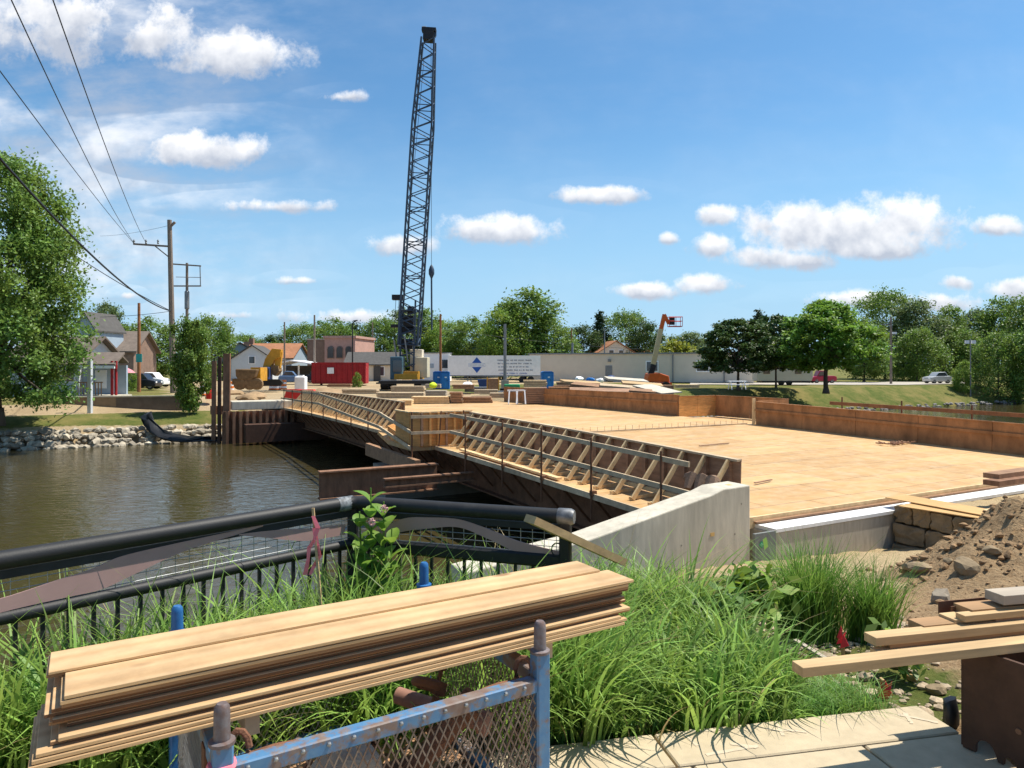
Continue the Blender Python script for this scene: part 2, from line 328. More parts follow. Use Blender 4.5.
def plymat(name, c0, c1):
    m, t, p = newmat(name); n = t.nodes; tcn = n.new('ShaderNodeTexCoord'); oi = n.new('ShaderNodeObjectInfo')
    ad = n.new('ShaderNodeVectorMath'); ad.operation = 'ADD'; lnk(t, tcn.outputs['Object'], ad.inputs[0])
    sc = n.new('ShaderNodeMath'); sc.operation = 'MULTIPLY'; sc.inputs[1].default_value = 37; lnk(t, oi.outputs['Random'], sc.inputs[0]); lnk(t, sc.outputs[0], ad.inputs[1])
    mp = n.new('ShaderNodeMapping'); mp.inputs['Scale'].default_value = (.6, 6, 6); lnk(t, ad.outputs[0], mp.inputs[0])
    wv = n.new('ShaderNodeTexWave'); wv.bands_direction = 'Y'; wv.inputs['Scale'].default_value = .7; wv.inputs['Distortion'].default_value = 9; wv.inputs['Detail'].default_value = 4; wv.inputs['Detail Scale'].default_value = 1.2; lnk(t, mp.outputs[0], wv.inputs[0])
    no = n.new('ShaderNodeTexNoise'); no.inputs['Scale'].default_value = 2.5; no.inputs['Detail'].default_value = 8; no.inputs['Roughness'].default_value = .7; lnk(t, ad.outputs[0], no.inputs[0])
    mx = n.new('ShaderNodeMix'); mx.data_type = 'RGBA'; mx.inputs[6].default_value = (*c0, 1); mx.inputs[7].default_value = (*c1, 1)
    r = n.new('ShaderNodeMapRange'); r.inputs[1].default_value = 0; r.inputs[2].default_value = 1; r.inputs[3].default_value = .4; r.inputs[4].default_value = .8; lnk(t, wv.outputs['Fac'], r.inputs[0]); lnk(t, r.outputs[0], mx.inputs[0])
    st = n.new('ShaderNodeMapRange'); st.inputs[1].default_value = .35; st.inputs[2].default_value = .7; st.inputs[3].default_value = .68; st.inputs[4].default_value = 1.14; lnk(t, no.outputs[0], st.inputs[0])
    tn = n.new('ShaderNodeMapRange'); tn.inputs[3].default_value = .88; tn.inputs[4].default_value = 1.08; lnk(t, oi.outputs['Random'], tn.inputs[0])
    mu = n.new('ShaderNodeMath'); mu.operation = 'MULTIPLY'; lnk(t, st.outputs[0], mu.inputs[0]); lnk(t, tn.outputs[0], mu.inputs[1])
    hs = n.new('ShaderNodeHueSaturation'); lnk(t, mx.outputs[2], hs.inputs['Color']); lnk(t, mu.outputs[0], hs.inputs['Value'])
    vo = n.new('ShaderNodeTexVoronoi'); vo.inputs['Scale'].default_value = 3.4; m2 = n.new('ShaderNodeMapping'); m2.inputs['Scale'].default_value = (.55, 1.2, 1.2); lnk(t, ad.outputs[0], m2.inputs[0]); lnk(t, m2.outputs[0], vo.inputs[0])
    kr = n.new('ShaderNodeMapRange'); kr.inputs[1].default_value = .04; kr.inputs[2].default_value = .095; kr.inputs[3].default_value = .75; kr.inputs[4].default_value = 0; lnk(t, vo.outputs['Distance'], kr.inputs[0])
    km = n.new('ShaderNodeMix'); km.data_type = 'RGBA'; km.inputs[7].default_value = (.22, .11, .05, 1); lnk(t, kr.outputs[0], km.inputs[0]); lnk(t, hs.outputs[0], km.inputs[6])
    lnk(t, km.outputs[2], p.inputs['Base Color']); p.inputs['Roughness'].default_value = .75; p.inputs['Specular IOR Level'].default_value = .25
    b = n.new('ShaderNodeBump'); b.inputs['Strength'].default_value = .08; b.inputs['Distance'].default_value = .003; lnk(t, wv.outputs['Fac'], b.inputs['Height']); lnk(t, b.outputs[0], p.inputs['Normal'])
    return m
m_ply = plymat('plywood_face', (.48, .28, .125), (.67, .46, .255))
m_edge = [mat('plywood_edge_dark', (.15, .075, .035), .85, .3, 3, .2, 60, stretch=(.6, 8, 60)),
          mat('plywood_edge_brown', (.34, .20, .10), .85, .3, 3, .2, 60, stretch=(.6, 8, 60)),
          mat('plywood_edge_pale', (.60, .40, .20), .8, .2, 3, .2, 60, stretch=(.6, 8, 60))]
m_plank = mat('plank_tan', (.50, .34, .175), .85, .26, 2, .08, 40, stretch=(.8, 9, 9))
m_plankbr = mat('plank_brown', (.33, .195, .095), .85, .3, 2, .08, 40, stretch=(.8, 9, 9))
m_plankgr = mat('plank_grey', (.38, .32, .25), .88, .2, 2, .08, 40, stretch=(.8, 9, 9))
def deckmat():
    m, t, p = newmat('deck_plywood'); n = t.nodes
    tcn = n.new('ShaderNodeTexCoord'); mp = n.new('ShaderNodeMapping'); mp.inputs['Rotation'].default_value = (0, 0, -math.atan2(.481, .877)); lnk(t, tcn.outputs['Object'], mp.inputs[0])
    br = n.new('ShaderNodeTexBrick'); br.inputs['Scale'].default_value = 1; br.inputs['Brick Width'].default_value = 2.44; br.inputs['Row Height'].default_value = 1.22; br.inputs['Mortar Size'].default_value = .011; br.inputs['Mortar Smooth'].default_value = .1
    br.inputs['Color1'].default_value = (.58, .355, .155, 1); br.inputs['Color2'].default_value = (.45, .265, .108, 1); br.inputs['Mortar'].default_value = (.17, .10, .045, 1); br.inputs['Bias'].default_value = -.1
    lnk(t, mp.outputs[0], br.inputs[0])
    no = n.new('ShaderNodeTexNoise'); no.inputs['Scale'].default_value = 1.1; no.inputs['Detail'].default_value = 9; no.inputs['Roughness'].default_value = .7
    m2 = n.new('ShaderNodeMapping'); m2.inputs['Scale'].default_value = (.5, 2.0, 1); lnk(t, mp.outputs[0], m2.inputs[0]); lnk(t, m2.outputs[0], no.inputs[0])
    r = n.new('ShaderNodeMapRange'); r.inputs[1].default_value = .3; r.inputs[2].default_value = .72; r.inputs[3].default_value = .74; r.inputs[4].default_value = 1.18; lnk(t, no.outputs[0], r.inputs[0])
    hs = n.new('ShaderNodeHueSaturation'); lnk(t, br.outputs[0], hs.inputs['Color']); lnk(t, r.outputs[0], hs.inputs['Value'])
    # footprints / dust
    n4 = n.new('ShaderNodeTexNoise'); n4.inputs['Scale'].default_value = 2.6; n4.inputs['Detail'].default_value = 8; n4.inputs['Roughness'].default_value = .72; lnk(t, mp.outputs[0], n4.inputs[0])
    r4 = n.new('ShaderNodeMapRange'); r4.inputs[1].default_value = .44; r4.inputs[2].default_value = .68; r4.inputs[4].default_value = .5; lnk(t, n4.outputs[0], r4.inputs[0])
    mx = n.new('ShaderNodeMix'); mx.data_type = 'RGBA'; mx.inputs[7].default_value = (.57, .445, .295, 1); lnk(t, r4.outputs[0], mx.inputs[0]); lnk(t, hs.outputs[0], mx.inputs[6])
    lnk(t, mx.outputs[2], p.inputs['Base Color']); p.inputs['Roughness'].default_value = .7; p.inputs['Specular IOR Level'].default_value = .25
    return m
m_deck = deckmat()

# ------------------------------------------------------------------ terrain: one sheet, dense near the camera
from mathutils import noise as mnoise
def sstep(a, b, x):
    t = min(1, max(0, (x - a) / (b - a))); return t * t * (3 - 2 * t)
def lerp(a, b, t): return a + (b - a) * t
WZ = -2.8; SF = 37.0
def off_edge(x, y): return -.198 * (x - .18) + .98 * (y - 3.1)
def nz3(x, y, sc): return mnoise.noise(V((x * sc, y * sc, 1.7)))
def mound(x, y):
    d = math.hypot((x - 7.0) / 3.1, (y - 8.0) / 2.3)
    m = max(0, 1 - d); m = m * m * (3 - 2 * m)
    return m
def terr(x, y):
    s, l = SL(x, y)
    if s > 20:                                              # far side of the river
        e = s - SF + .5 * nz3(x, y, .08)
        if e < -.6: return -4.2
        top = -1.75 if l < -2 else -2.3
        z = lerp(-4.2, top, sstep(-.6, .5, e))
        if l < -2: z = lerp(z, -1.25, sstep(.4, 3.5, e)); z = lerp(z, -.55, sstep(4.6, 7, e))
        elif l < 17: z = lerp(-4.2, -.62, sstep(-.3, -.1, e))
        else: z = lerp(z, -.62, sstep(.3, 4.5, e))
        z = lerp(z, -.35, sstep(20, 45, e))
        return z + .03 * nz3(x, y, .5)
    o = off_edge(x, y)
    if o < 0 and x < 2.1: return -.13
    zr = -.06 - .20 * o - .03 * max(0, o - 3)
    if x > 2.0: zr = -.06 - .20 * (max(0, o) ** .5 * 1.1 if 0 <= o < 1.2 else o)
    zl = -.06 - .09 * min(o, 1.7) - .95 * max(0, o - 1.9)
    z = lerp(zl, zr, sstep(-.2, 1.6, x - .1 * y))
    z = max(z, -4.2)
    if x > 1: z = max(z, -2.12)
    # right of the block wall: approach roadway fill
    if s < .2 and l > 3.5: z = max(z, lerp(-2.0, -1.2, sstep(3.5, 3.8, l)) if s > -2.9 else z)
    if s < .2 and l > 4.4: z = max(z, -1.2)
    mo = mound(x, y)
    if mo > 0 and not (s > -2.4 and l < 3.5):
        z = z + (max(z, -.02 + .12 * nz3(x, y, 1.1)) - z) * min(1, mo * 1.5) if mo > 0 else z
        z += min(1, mo * 2) * (.13 * nz3(x, y, 1.9) + .10 * (.5 - abs(nz3(x, y, 3.7))) + .075 * nz3(x, y, 7.5) + .04 * nz3(x, y, 15))
    if s > .1: z = min(z, lerp(-2.4, -4.2, sstep(.1, 3.5, s)))
    amp = .05 if x > 1.2 and o > .4 else .02
    return z + amp * nz3(x, y, 3.1) + .5 * amp * nz3(x, y, 9)
def lines(segs):
    out = []
    for a, b, st in segs:
        k = max(1, round((b - a) / st)); out += [a + (b - a) * i / k for i in range(k)]
    out.append(segs[-1][1]); return out
xs = lines([(-1500, -300, 300), (-300, -90, 30), (-90, -12, 2), (-12, -4, .5), (-4, 1.5, .22), (1.5, 3, .10), (3, 9.5, .065), (9.5, 11, .2), (11, 24, .8), (24, 110, 2), (110, 320, 30), (320, 1500, 300)])
ys = lines([(-200, -20, 60), (-20, 1, 3), (1, 5.2, .10), (5.2, 10.4, .065), (10.4, 12.6, .12), (12.6, 20, .5), (20, 100, 1.0), (100, 180, 8), (180, 400, 55), (400, 2500, 420)])
vs = []; ga = []; gv = []
for y in ys:
    for x in xs:
        z = terr(x, y); vs.append((x, y, z)); s, l = SL(x, y)
        g = 0.; gr = 0.
        if s > 20:
            e = s - SF
            if l < -3: g = sstep(.4, 1.2, e) * (1 - sstep(3.6, 4.6, e)); g = max(g, sstep(5.6, 7, e) * (.95 if l < -6 else 0))
            elif l > 16: g = sstep(-.4, .3, e) * (1 - sstep(27, 30, e))
            if e > 60 or abs(l) > 90: g = max(g, .7)
        else:
            o = off_edge(x, y); g = (1 - sstep(1.9, 3.2, x - .15 * o)) * (1 if o < 6 else .4) if o > -.1 else 0
            gr = 1 if (s > -4.2 and l < 3.6 and x > 2) else 0
            if l > 3.55 and s > -3.2: gr = 1
            if mound(x, y) > .06: gr = 0
        ga.append(g); gv.append(gr)
nx, ny = len(xs), len(ys)
fs = [(j * nx + i, j * nx + i + 1, (j + 1) * nx + i + 1, (j + 1) * nx + i) for j in range(ny - 1) for i in range(nx - 1)]
me = bpy.data.meshes.new('ground'); me.from_pydata(vs, [], fs); gob = bpy.data.objects.new('ground', me); COL.objects.link(gob); tag(gob, kind='structure')
me.polygons.foreach_set('use_smooth', [True] * len(me.polygons))
at = me.attributes.new('grassy', 'FLOAT', 'POINT'); at.data.foreach_set('value', ga)
at = me.attributes.new('gravelly', 'FLOAT', 'POINT'); at.data.foreach_set('value', gv)
def groundmat():
    m, t, p = newmat('ground_soil'); n = t.nodes
    tcn = n.new('ShaderNodeTexCoord')
    def noi(sc, det=8, ro=.65):
        q = n.new('ShaderNodeTexNoise'); q.inputs['Scale'].default_value = sc; q.inputs['Detail'].default_value = det; q.inputs['Roughness'].default_value = ro; lnk(t, tcn.outputs['Object'], q.inputs[0]); return q.outputs[0]
    def mixc(f, a, b):
        q = n.new('ShaderNodeMix'); q.data_type = 'RGBA'
        if f is not None: lnk(t, f, q.inputs[0])
        for i, c in ((6, a), (7, b)):
            if isinstance(c, tuple): q.inputs[i].default_value = (*c, 1)
            else: lnk(t, c, q.inputs[i])
        return q.outputs[2]
    def rng(x, a, b, c=0, d=1):
        q = n.new('ShaderNodeMapRange'); lnk(t, x, q.inputs[0])
        for i, v in enumerate((a, b, c, d)): q.inputs[i + 1].default_value = v
        return q.outputs[0]
    def att(nm):
        q = n.new('ShaderNodeAttribute'); q.attribute_name = nm; return q.outputs['Fac']
    fine = noi(26); mid = noi(4); big = noi(.35, 5)
    dirt = mixc(rng(mid, .3, .7), (.18, .11, .057), (.36, .24, .13)); dirt = mixc(rng(fine, .35, .75), dirt, (.39, .28, .165))
    farm = mixc(rng(big, .35, .65), (.44, .34, .21), (.32, .235, .14))
    geo = n.new('ShaderNodeNewGeometry'); sp = n.new('ShaderNodeSeparateXYZ'); lnk(t, geo.outputs['Position'], sp.inputs[0])
    dirt = mixc(rng(sp.outputs[1], 25, 35), dirt, farm)
    grav = mixc(rng(noi(55, 4), .35, .65), (.34, .25, .14), (.54, .42, .25))
    gg = n.new('ShaderNodeMath'); gg.operation = 'ADD'; lnk(t, att('gravelly'), gg.inputs[0]); lnk(t, rng(mid, .2, .8, -.3, .3), gg.inputs[1])
    c = mixc(rng(gg.outputs[0], .4, .6), dirt, grav)
    grass = mixc(rng(noi(1.6, 9, .75), .3, .7), (.045, .085, .014), (.16, .155, .045))
    grass = mixc(rng(big, .42, .62, 0, .75), grass, (.24, .19, .07))
    ag = n.new('ShaderNodeMath'); ag.operation = 'ADD'; lnk(t, att('grassy'), ag.inputs[0]); lnk(t, rng(mid, .2, .8, -.25, .25), ag.inputs[1])
    c = mixc(rng(ag.outputs[0], .4, .6), c, grass)
    lnk(t, c, p.inputs['Base Color']); p.inputs['Roughness'].default_value = .97; p.inputs['Specular IOR Level'].default_value = .1
    b = n.new('ShaderNodeBump'); b.inputs['Strength'].default_value = .8; b.inputs['Distance'].default_value = .06
    hsum = n.new('ShaderNodeMath'); hsum.operation = 'ADD'; lnk(t, fine, hsum.inputs[0]); lnk(t, noi(9), hsum.inputs[1]); lnk(t, hsum.outputs[0], b.inputs['Height']); lnk(t, b.outputs[0], p.inputs['Normal'])
    return m
me.materials.append(groundmat())

# ------------------------------------------------------------------ river
def watermat():
    m, t, p = newmat('river_water'); n = t.nodes
    p.inputs['Base Color'].default_value = (.050, .040, .016, 1); p.inputs['Roughness'].default_value = .06; p.inputs['IOR'].default_value = 1.33
    tcn = n.new('ShaderNodeTexCoord'); mp = n.new('ShaderNodeMapping'); mp.inputs['Scale'].default_value = (1, 1.5, 1); mp.inputs['Rotation'].default_value = (0, 0, .5); lnk(t, tcn.outputs['Object'], mp.inputs[0])
    a = n.new('ShaderNodeTexNoise'); a.inputs['Scale'].default_value = 2.3; a.inputs['Detail'].default_value = 5; a.inputs['Distortion'].default_value = .6; lnk(t, mp.outputs[0], a.inputs[0])
    c = n.new('ShaderNodeTexNoise'); c.inputs['Scale'].default_value = .22; c.inputs['Detail'].default_value = 3; lnk(t, mp.outputs[0], c.inputs[0])
    ad = n.new('ShaderNodeMath'); ad.operation = 'MULTIPLY'; lnk(t, a.outputs[0], ad.inputs[0]); lnk(t, c.outputs[0], ad.inputs[1])
    b = n.new('ShaderNodeBump'); b.inputs['Strength'].default_value = .5; b.inputs['Distance'].default_value = .13; lnk(t, ad.outputs[0], b.inputs['Height']); lnk(t, b.outputs[0], p.inputs['Normal'])
    return m
k = MB(); k.add([B(-8, -400, WZ), B(60, -400, WZ), B(60, 400, WZ), B(-8, 400, WZ)], [(0, 3, 2, 1)])
# keep the sheet only between the banks (the ground rises above it at both sides)
o = k.build('river_water', watermat(), at=B(20, 0, WZ)); tag(o, kind='structure')

# ------------------------------------------------------------------ pavement slabs with joints
def EP(t, o=0, z=0):                       # t along the walk edge, o outwards (+ = towards the river)
    return V((.18 + .98 * t - .198 * o, 3.1 + .198 * t + .98 * o, z))
k = MB(); g = .006
def slab(t0, t1, o0, o1):
    k.prism([EP(t0 + g, o0 + g), EP(t1 - g, o0 + g), EP(t1 - g, o1 - g), EP(t0 + g, o1 - g)], (0, 0, -.12))
for a, b in ((-5.2, -3.4), (-3.4, -1.5), (-1.5, .46), (.46, 1.83)): slab(a, b, -.27, 0)
for a, b in ((-5.2, -3.6), (-3.6, -2.0), (-2.0, -.55), (-.55, .52), (.52, 1.32), (1.32, 2.5), (2.5, 4)): slab(a, b, -1.55, -.27)
for a, b in ((-5.2, -3.6), (-3.6, -2.0), (-2.0, -.55), (-.55, .9), (.9, 2.4), (2.4, 4)): slab(a, b, -3.0, -1.55)
o = k.build('sidewalk', m_side); bevel(o, .006, 1); tag(o, kind='structure')
k = MB()
stroke_z = [.0012]
def stroke(p, q, w=.012):
    stroke_z[0] += .00012
    a, b = W(p[0], (H * F) / (p[1] - HY), 0), W(q[0], (H * F) / (q[1] - HY), 0); a.z = b.z = stroke_z[0]
    n_ = (b - a).cross(V((0, 0, 1))).normalized() * w
    jit = [a + (b - a) * (i / 8) + n_ * random.uniform(-.3, .3) for i in range(9)]
    ws = [n_ * (.6 + .4 * random.random()) for _ in range(9)]
    for i in range(8): k.add([jit[i] - ws[i], jit[i + 1] - ws[i + 1], jit[i + 1] + ws[i + 1], jit[i] + ws[i]], [(0, 1, 2, 3)])
for a, b in (((683, 733), (697, 746)), ((690, 731), (727, 730)), ((706, 755), (758, 746)), ((730, 744), (757, 747)), ((776, 722), (783, 736)), ((766, 729), (806, 732)), ((905, 713), (912, 724)), ((898, 715), (938, 723)), ((745, 748), (757, 747))): stroke(a, b)
o = k.build('survey_paint_marks', m_spray); tag(o, kind='structure')

# ------------------------------------------------------------------ bridge
NEAR, FAR = 0.0, 35.5; LW = 13.3; OV0, OV1, OVL = 11.3, 17.0, 1.95
bridge = thing('bridge', B(14, 6, WZ - 1.2), 'unfinished road bridge with a tan plywood deck spanning the brown river', 'bridge')
k = MB()
ss = [NEAR + i * (FAR - NEAR) / 24 for i in range(25)]
vs = []; fs = []
for s in ss:
    z = zd(s); vs += [B(s, -1.2, z - .05), B(s, LW + .2, z), B(s, LW + .2, z - .22), B(s, -1.2, z - .14)]
for i in range(24):
    for q in range(4): fs.append((i * 4 + q, i * 4 + (q + 1) % 4, i * 4 + 4 + (q + 1) % 4, i * 4 + 4 + q))
fs += [(0, 3, 2, 1), (96, 97, 98, 99)]
k.add(vs, fs)
for sg, l0 in ((-1, -1.2), (1, LW + .2)):      # overlook floors on both sides
    pl = [(OV0 + .02, l0), (OV0 + .02, l0 + sg * .78), (OV0 + 2.2, l0 + sg * .78), (OV1, l0)] if sg < 0 else [(OV0 - .1, l0), (OV0 - .1, l0 + 2.4), (OV0 + 5.3, l0 + 2.4), (OV0 + 5.3, l0)]
    k.prism([B(s, l, zd(14) - .06) for s, l in (pl if sg > 0 else pl[::-1])], (0, 0, -.13))
k.build('deck', m_deck, bridge)
# construction joint: strip of dowels across the deck
k = MB()
k.beam(B(12.2, .1, zd(12.2) + .02), B(12.2, LW - .2, zd(12.2) + .02), .06, .04)
for i in range(40): k.tube([B(12.2, .4 + i * .32, zd(12) + .02), B(12.2, .4 + i * .32, zd(12) + .2)], .008, 5)
k.build('dowel_strip', m_lumber2, bridge)
k = MB(); k.beam(B(-.03, -.1, zd(0) - .11), B(-.03, LW + 3, zd(0) - .11), .05, .20)
k.build('edge_form', m_lumber, bridge)
k = MB()                                         # fascia edge boards of the overhang
for i in range(24): k.beam(B(ss[i], -1.22, zd(ss[i]) - .09), B(ss[i + 1], -1.22, zd(ss[i + 1]) - .09), .04, .12)
k.build('fascia_board', m_lumber2, bridge)
for l in (-.35, 2.8, 6.0, 9.2, 12.4):
    k = MB()
    for i in range(24):
        a, b = B(ss[i], l, 0), B(ss[i + 1], l, 0); za, zb = zd(ss[i]) - .24, zd(ss[i + 1]) - .24
        for dz, w, t in ((-.02, .34, .04), (-.47, .03, .86), (-.92, .38, .05)): k.beam(a + V((0, 0, za + dz)), b + V((0, 0, zb + dz)), w, t)
    k.build('girder', m_rust, bridge)
for i in range(29):                               # overhang brackets under the near edge
    s = .6 + i * 1.2; z = zd(s) - .2; k = MB()
    k.beam(B(s, -1.15, z), B(s, -.4, z), .05, .06); k.beam(B(s, -1.1, z), B(s, -.42, z - .75), .05, .05)
    k.build('overhang_bracket', m_rust, bridge)
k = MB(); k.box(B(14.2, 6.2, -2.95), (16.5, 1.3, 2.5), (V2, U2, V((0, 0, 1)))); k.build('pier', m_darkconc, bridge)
k = MB(); k.box(B(36.4, 5.6, -1.62), (15.4, 1.1, 1.9), (V2, U2, V((0, 0, 1)))); k.build('far_abutment', m_darkconc, bridge)  # darker than the near abutment: shade under the deck put into the concrete
k = MB(); k.box(B(34.9, 6, -2.2), (13, .5, 1.4), (V2, U2, V((0, 0, 1))))
k.build('far_pier_cap', m_concg, bridge)
k = MB(); k.box(B(33.4, -1.3, -2.15), (4.6, .9, 1.0), (V2, U2, V((0, 0, 1)))); k.box(B(34.6, 5, -1.9), (12, .3, 1.4), (V2, U2, V((0, 0, 1)))); k.build('far_crosshead_shade', m_rustdk, bridge)  # dark beam end, plus a dark slab standing in for shade under the deck

# near abutment with white cap
ab = thing('bridge_abutment', B(-.3, 5, -3), 'grey concrete abutment with a white top under the near deck edge', 'abutment')
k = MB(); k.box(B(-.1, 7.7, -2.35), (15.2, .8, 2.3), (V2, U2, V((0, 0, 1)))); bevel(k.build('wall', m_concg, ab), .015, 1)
k = MB(); k.box(B(-.27, 7.68, -1.165), (15.1, .50, .06), (V2, U2, V((0, 0, 1)))); k.build('cap', m_white, ab)
k = MB(); k.beam(B(-.09, .1, -1.10), B(-.09, 13, -1.115), .07, .03); k.build('ledger_strip', m_lumbrown, ab)
# foam joint plate with a green diamond mark
pl = thing('joint_board', B(-.62, -.2, -1.86), 'dark grey joint board with a small green diamond mark, upright between two concrete walls', 'board')
k = MB(); k.box(B(-.56, -.20, -1.50), (.50, .05, .72), (V2, U2, V((0, 0, 1)))); k.build('panel', mat('grey_foam', (.17, .18, .17), .7, .15, 8), pl)
k = MB(); c = B(-.592, -.30, -1.33)
for q, dq in ((.062, 0), ):
    k.prism([c + V2 * q, c + V((0, 0, q)), c - V2 * q, c - V((0, 0, q))], -U2 * .004)
k.build('diamond_mark', m_green, pl)
k = MB(); c = B(-.598, -.30, -1.33)
for dx, dz in ((.018, 0), (-.018, 0), (0, .02), (0, -.02)):
    k.box(c + V2 * dx + V((0, 0, dz)), (.016, .004, .012), (V2, U2, V((0, 0, 1))))
k.build('diamond_lettering', mat('pale_green', (.35, .6, .4), .6), pl)

# wing wall: end face by the form, top falling towards the river
ww = thing('wing_wall', B(-.9, -2, -3), 'pale concrete wing wall with a sloping top at the near end of the bridge', 'concrete wall')
k = MB()
th = .5; prof = [(-.5, -.33), (-1.1, -.345), (-1.35, -.42), (-3.7, -.85), (-5.7, -1.06)]
fr = [B(-.53, l, z) for l, z in prof]; bk = [p + U2 * th for p in fr]
n = len(prof); vs = []
for i in range(n): vs += [fr[i], bk[i], V((bk[i].x, bk[i].y, -4)), V((fr[i].x, fr[i].y, -4))]
fs = []
for i in range(n - 1):
    for q in range(4): fs.append((i * 4 + q, (i + 1) * 4 + q, (i + 1) * 4 + (q + 1) % 4, i * 4 + (q + 1) % 4))
fs += [(0, 1, 2, 3), ((n - 1) * 4 + 3, (n - 1) * 4 + 2, (n - 1) * 4 + 1, (n - 1) * 4)]
k.add(vs, fs); o = k.build('wall', m_conc, ww); bevel(o, .02, 2)
for l_, z_ in ((-.85, -1.1), (-2.0, -1.15), (-3.1, -1.25), (-1.4, -1.75), (-2.6, -1.8), (-.7, -.62)):
    k = MB(); k.lathe(B(-.528, l_, z_), [(.016, 0), (.016, .004)], 8, -U2); k.build('tie_hole', m_darkconc, ww)
k = MB(); c = B(-.3, -.72, -.338); k.box(c, (.16, .09, .006), (V2, U2, V((0, 0, 1)))); c = B(-.535, -1.35, -1.05); k.box(c, (.09, .004, .06), (V2, U2, V((0, 0, 1)))); k.build('paint_mark', mat('orange_marking', (.60, .38, .14), .8), ww)

# ------------------------------------------------------------------ formwork
BR = .587
def formwork(name, s0, s1, lab, group):
    t = thing(name, B(s0, 0, zd(s0)), lab, 'formwork', group)
    n_ = max(2, int((s1 - s0) / 2.44)); hp = .96
    k = MB()
    for i in range(n_):
        a, b = s0 + (s1 - s0) * i / n_, s0 + (s1 - s0) * (i + 1) / n_ - .012
        k.beam(B(a, 0, zd(a) + hp / 2), B(b, 0, zd(b) + hp / 2), .02, hp)
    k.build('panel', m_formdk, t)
    k = MB()
    for i in range(n_):
        a, b = s0 + (s1 - s0) * i / n_, s0 + (s1 - s0) * (i + 1) / n_
        k.beam(B(a, -.03, zd(a) + hp + .005), B(b, -.03, zd(b) + hp + .005), .12, .04)
    k.build('top_plate', m_lumber2, t)
    k = MB()
    for i in range(n_):
        a, b = s0 + (s1 - s0) * i / n_, s0 + (s1 - s0) * (i + 1) / n_
        k.beam(B(a, -.045, zd(a) + .03), B(b, -.045, zd(b) + .03), .06, .09)
    k.build('bottom_plate', m_lumber, t)
    s = s0 + .2
    while s < s1: MB().beam(B(s, -.05, zd(s) + .06), B(s, -.05, zd(s) + hp - .05), .05, .075, V2).build('stud', m_formdk, t); s += BR
    s = s0 + .22; q = 0
    while s < s1 - .1:
        k = MB(); jx = random.uniform(-.04, .04)
        k.beam(B(s, -.07, zd(s) + hp - .03), B(s + jx, -.84 + random.uniform(-.04, .04), zd(s) - .02), .045, .09, U2.cross(V2 * .77 + V((0, 0, .9))).normalized() if False else (V2 * -.95 + V((0, 0, .75))).normalized())
        k.beam(B(s + jx + .05, -.9, zd(s) - .005), B(s + jx + .05, -.03, zd(s) - .005 + .03), .04, .06)
        k.build('brace', m_lumber, t); s += BR; q += 1
    return t
formwork('parapet_formwork', .15, OV0 - .05, 'long dark plywood parapet form with slanted timber braces running from the wing wall', 'braced parapet forms')
formwork('parapet_formwork', OV1 + .3, FAR - .4, 'far parapet form with slanted timber braces beyond the orange overlook box', 'braced parapet forms')
# overlook box, lit orange face
t = thing('overlook_formwork', B(13, -1, zd(13)), 'orange plywood box form of the overlook bulging from the left deck edge', 'formwork')
hp = 1.02; z0 = zd(12) - .04
pts = [(OV0, .02), (OV0, -OVL + .25), (OV0 + .25, -OVL), (OV0 + 1.5, -OVL), (OV0 + 3.6, -1.5), (OV1 + .2, .0)]
for i in range(len(pts) - 1):
    a, b = B(*pts[i], z0 + hp / 2), B(*pts[i + 1], z0 + hp / 2)
    if i > 2: a.z -= .33; b.z -= .33
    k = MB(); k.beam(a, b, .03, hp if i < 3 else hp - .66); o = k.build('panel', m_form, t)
k = MB()
for i in range(3): k.beam(B(*pts[i], z0 + hp + .02), B(*pts[i + 1], z0 + hp + .02), .1, .04)
k.build('top_plate', m_lumber, t)
for i in range(7):
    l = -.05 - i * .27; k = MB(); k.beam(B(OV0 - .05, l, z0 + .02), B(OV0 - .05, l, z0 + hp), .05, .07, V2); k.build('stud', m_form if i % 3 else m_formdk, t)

# right hand barrier forms: shade and light put into darker and brighter orange panels
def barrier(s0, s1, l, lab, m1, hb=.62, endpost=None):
    t = thing('barrier_formwork', B(s0, l, zd(s0)), lab, 'formwork', 'barrier forms on the far deck edge')
    n_ = max(1, int(abs(s1 - s0) / 2.44 + .5)); 
    for i in range(n_):
        a, b = s0 + (s1 - s0) * i / n_, s0 + (s1 - s0) * (i + 1) / n_
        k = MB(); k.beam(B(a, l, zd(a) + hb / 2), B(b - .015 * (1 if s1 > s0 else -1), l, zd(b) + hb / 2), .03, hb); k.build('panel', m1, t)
    k = MB(); k.beam(B(s0, l - .05, zd(s0) + hb * .66), B(s1, l - .05, zd(s1) + hb * .66), .045, .09)
    k.beam(B(s0, l + .02, zd(s0) + hb + .015), B(s1, l + .02, zd(s1) + hb + .015), .12, .035); k.build('waler', m_formor, t)
    for i in range(n_ * 2 + 1):
        a = s0 + (s1 - s0) * i / (n_ * 2); MB().beam(B(a, l + .06, zd(a) + .01), B(a, l + .06, zd(a) + hb), .05, .08, V2).build('stud', m_formdk, t)
    return t
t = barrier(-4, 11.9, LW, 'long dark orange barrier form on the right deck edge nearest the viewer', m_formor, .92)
k = MB(); k.beam(B(12.0, LW - .02, zd(12)), B(12.0, LW - .02, zd(12) + 1.08), .14, .06, U2); k.build('end_post', m_lumber, t)
barrier(16.6, 34, LW, 'brown barrier form on the right deck edge beyond the right overlook', m_formor, .98)
t = thing('overlook_formwork', B(15, LW + 1, zd(13)), 'lit orange plywood form at the far side of the right overlook', 'formwork')
rp = [(16.6, LW), (16.3, LW + 1.2), (15.6, LW + 2.6)]; rp = [(16.55, LW + .02), (16.5, LW + 2.3), (12.2, LW + 2.3), (12.0, LW + .2)]
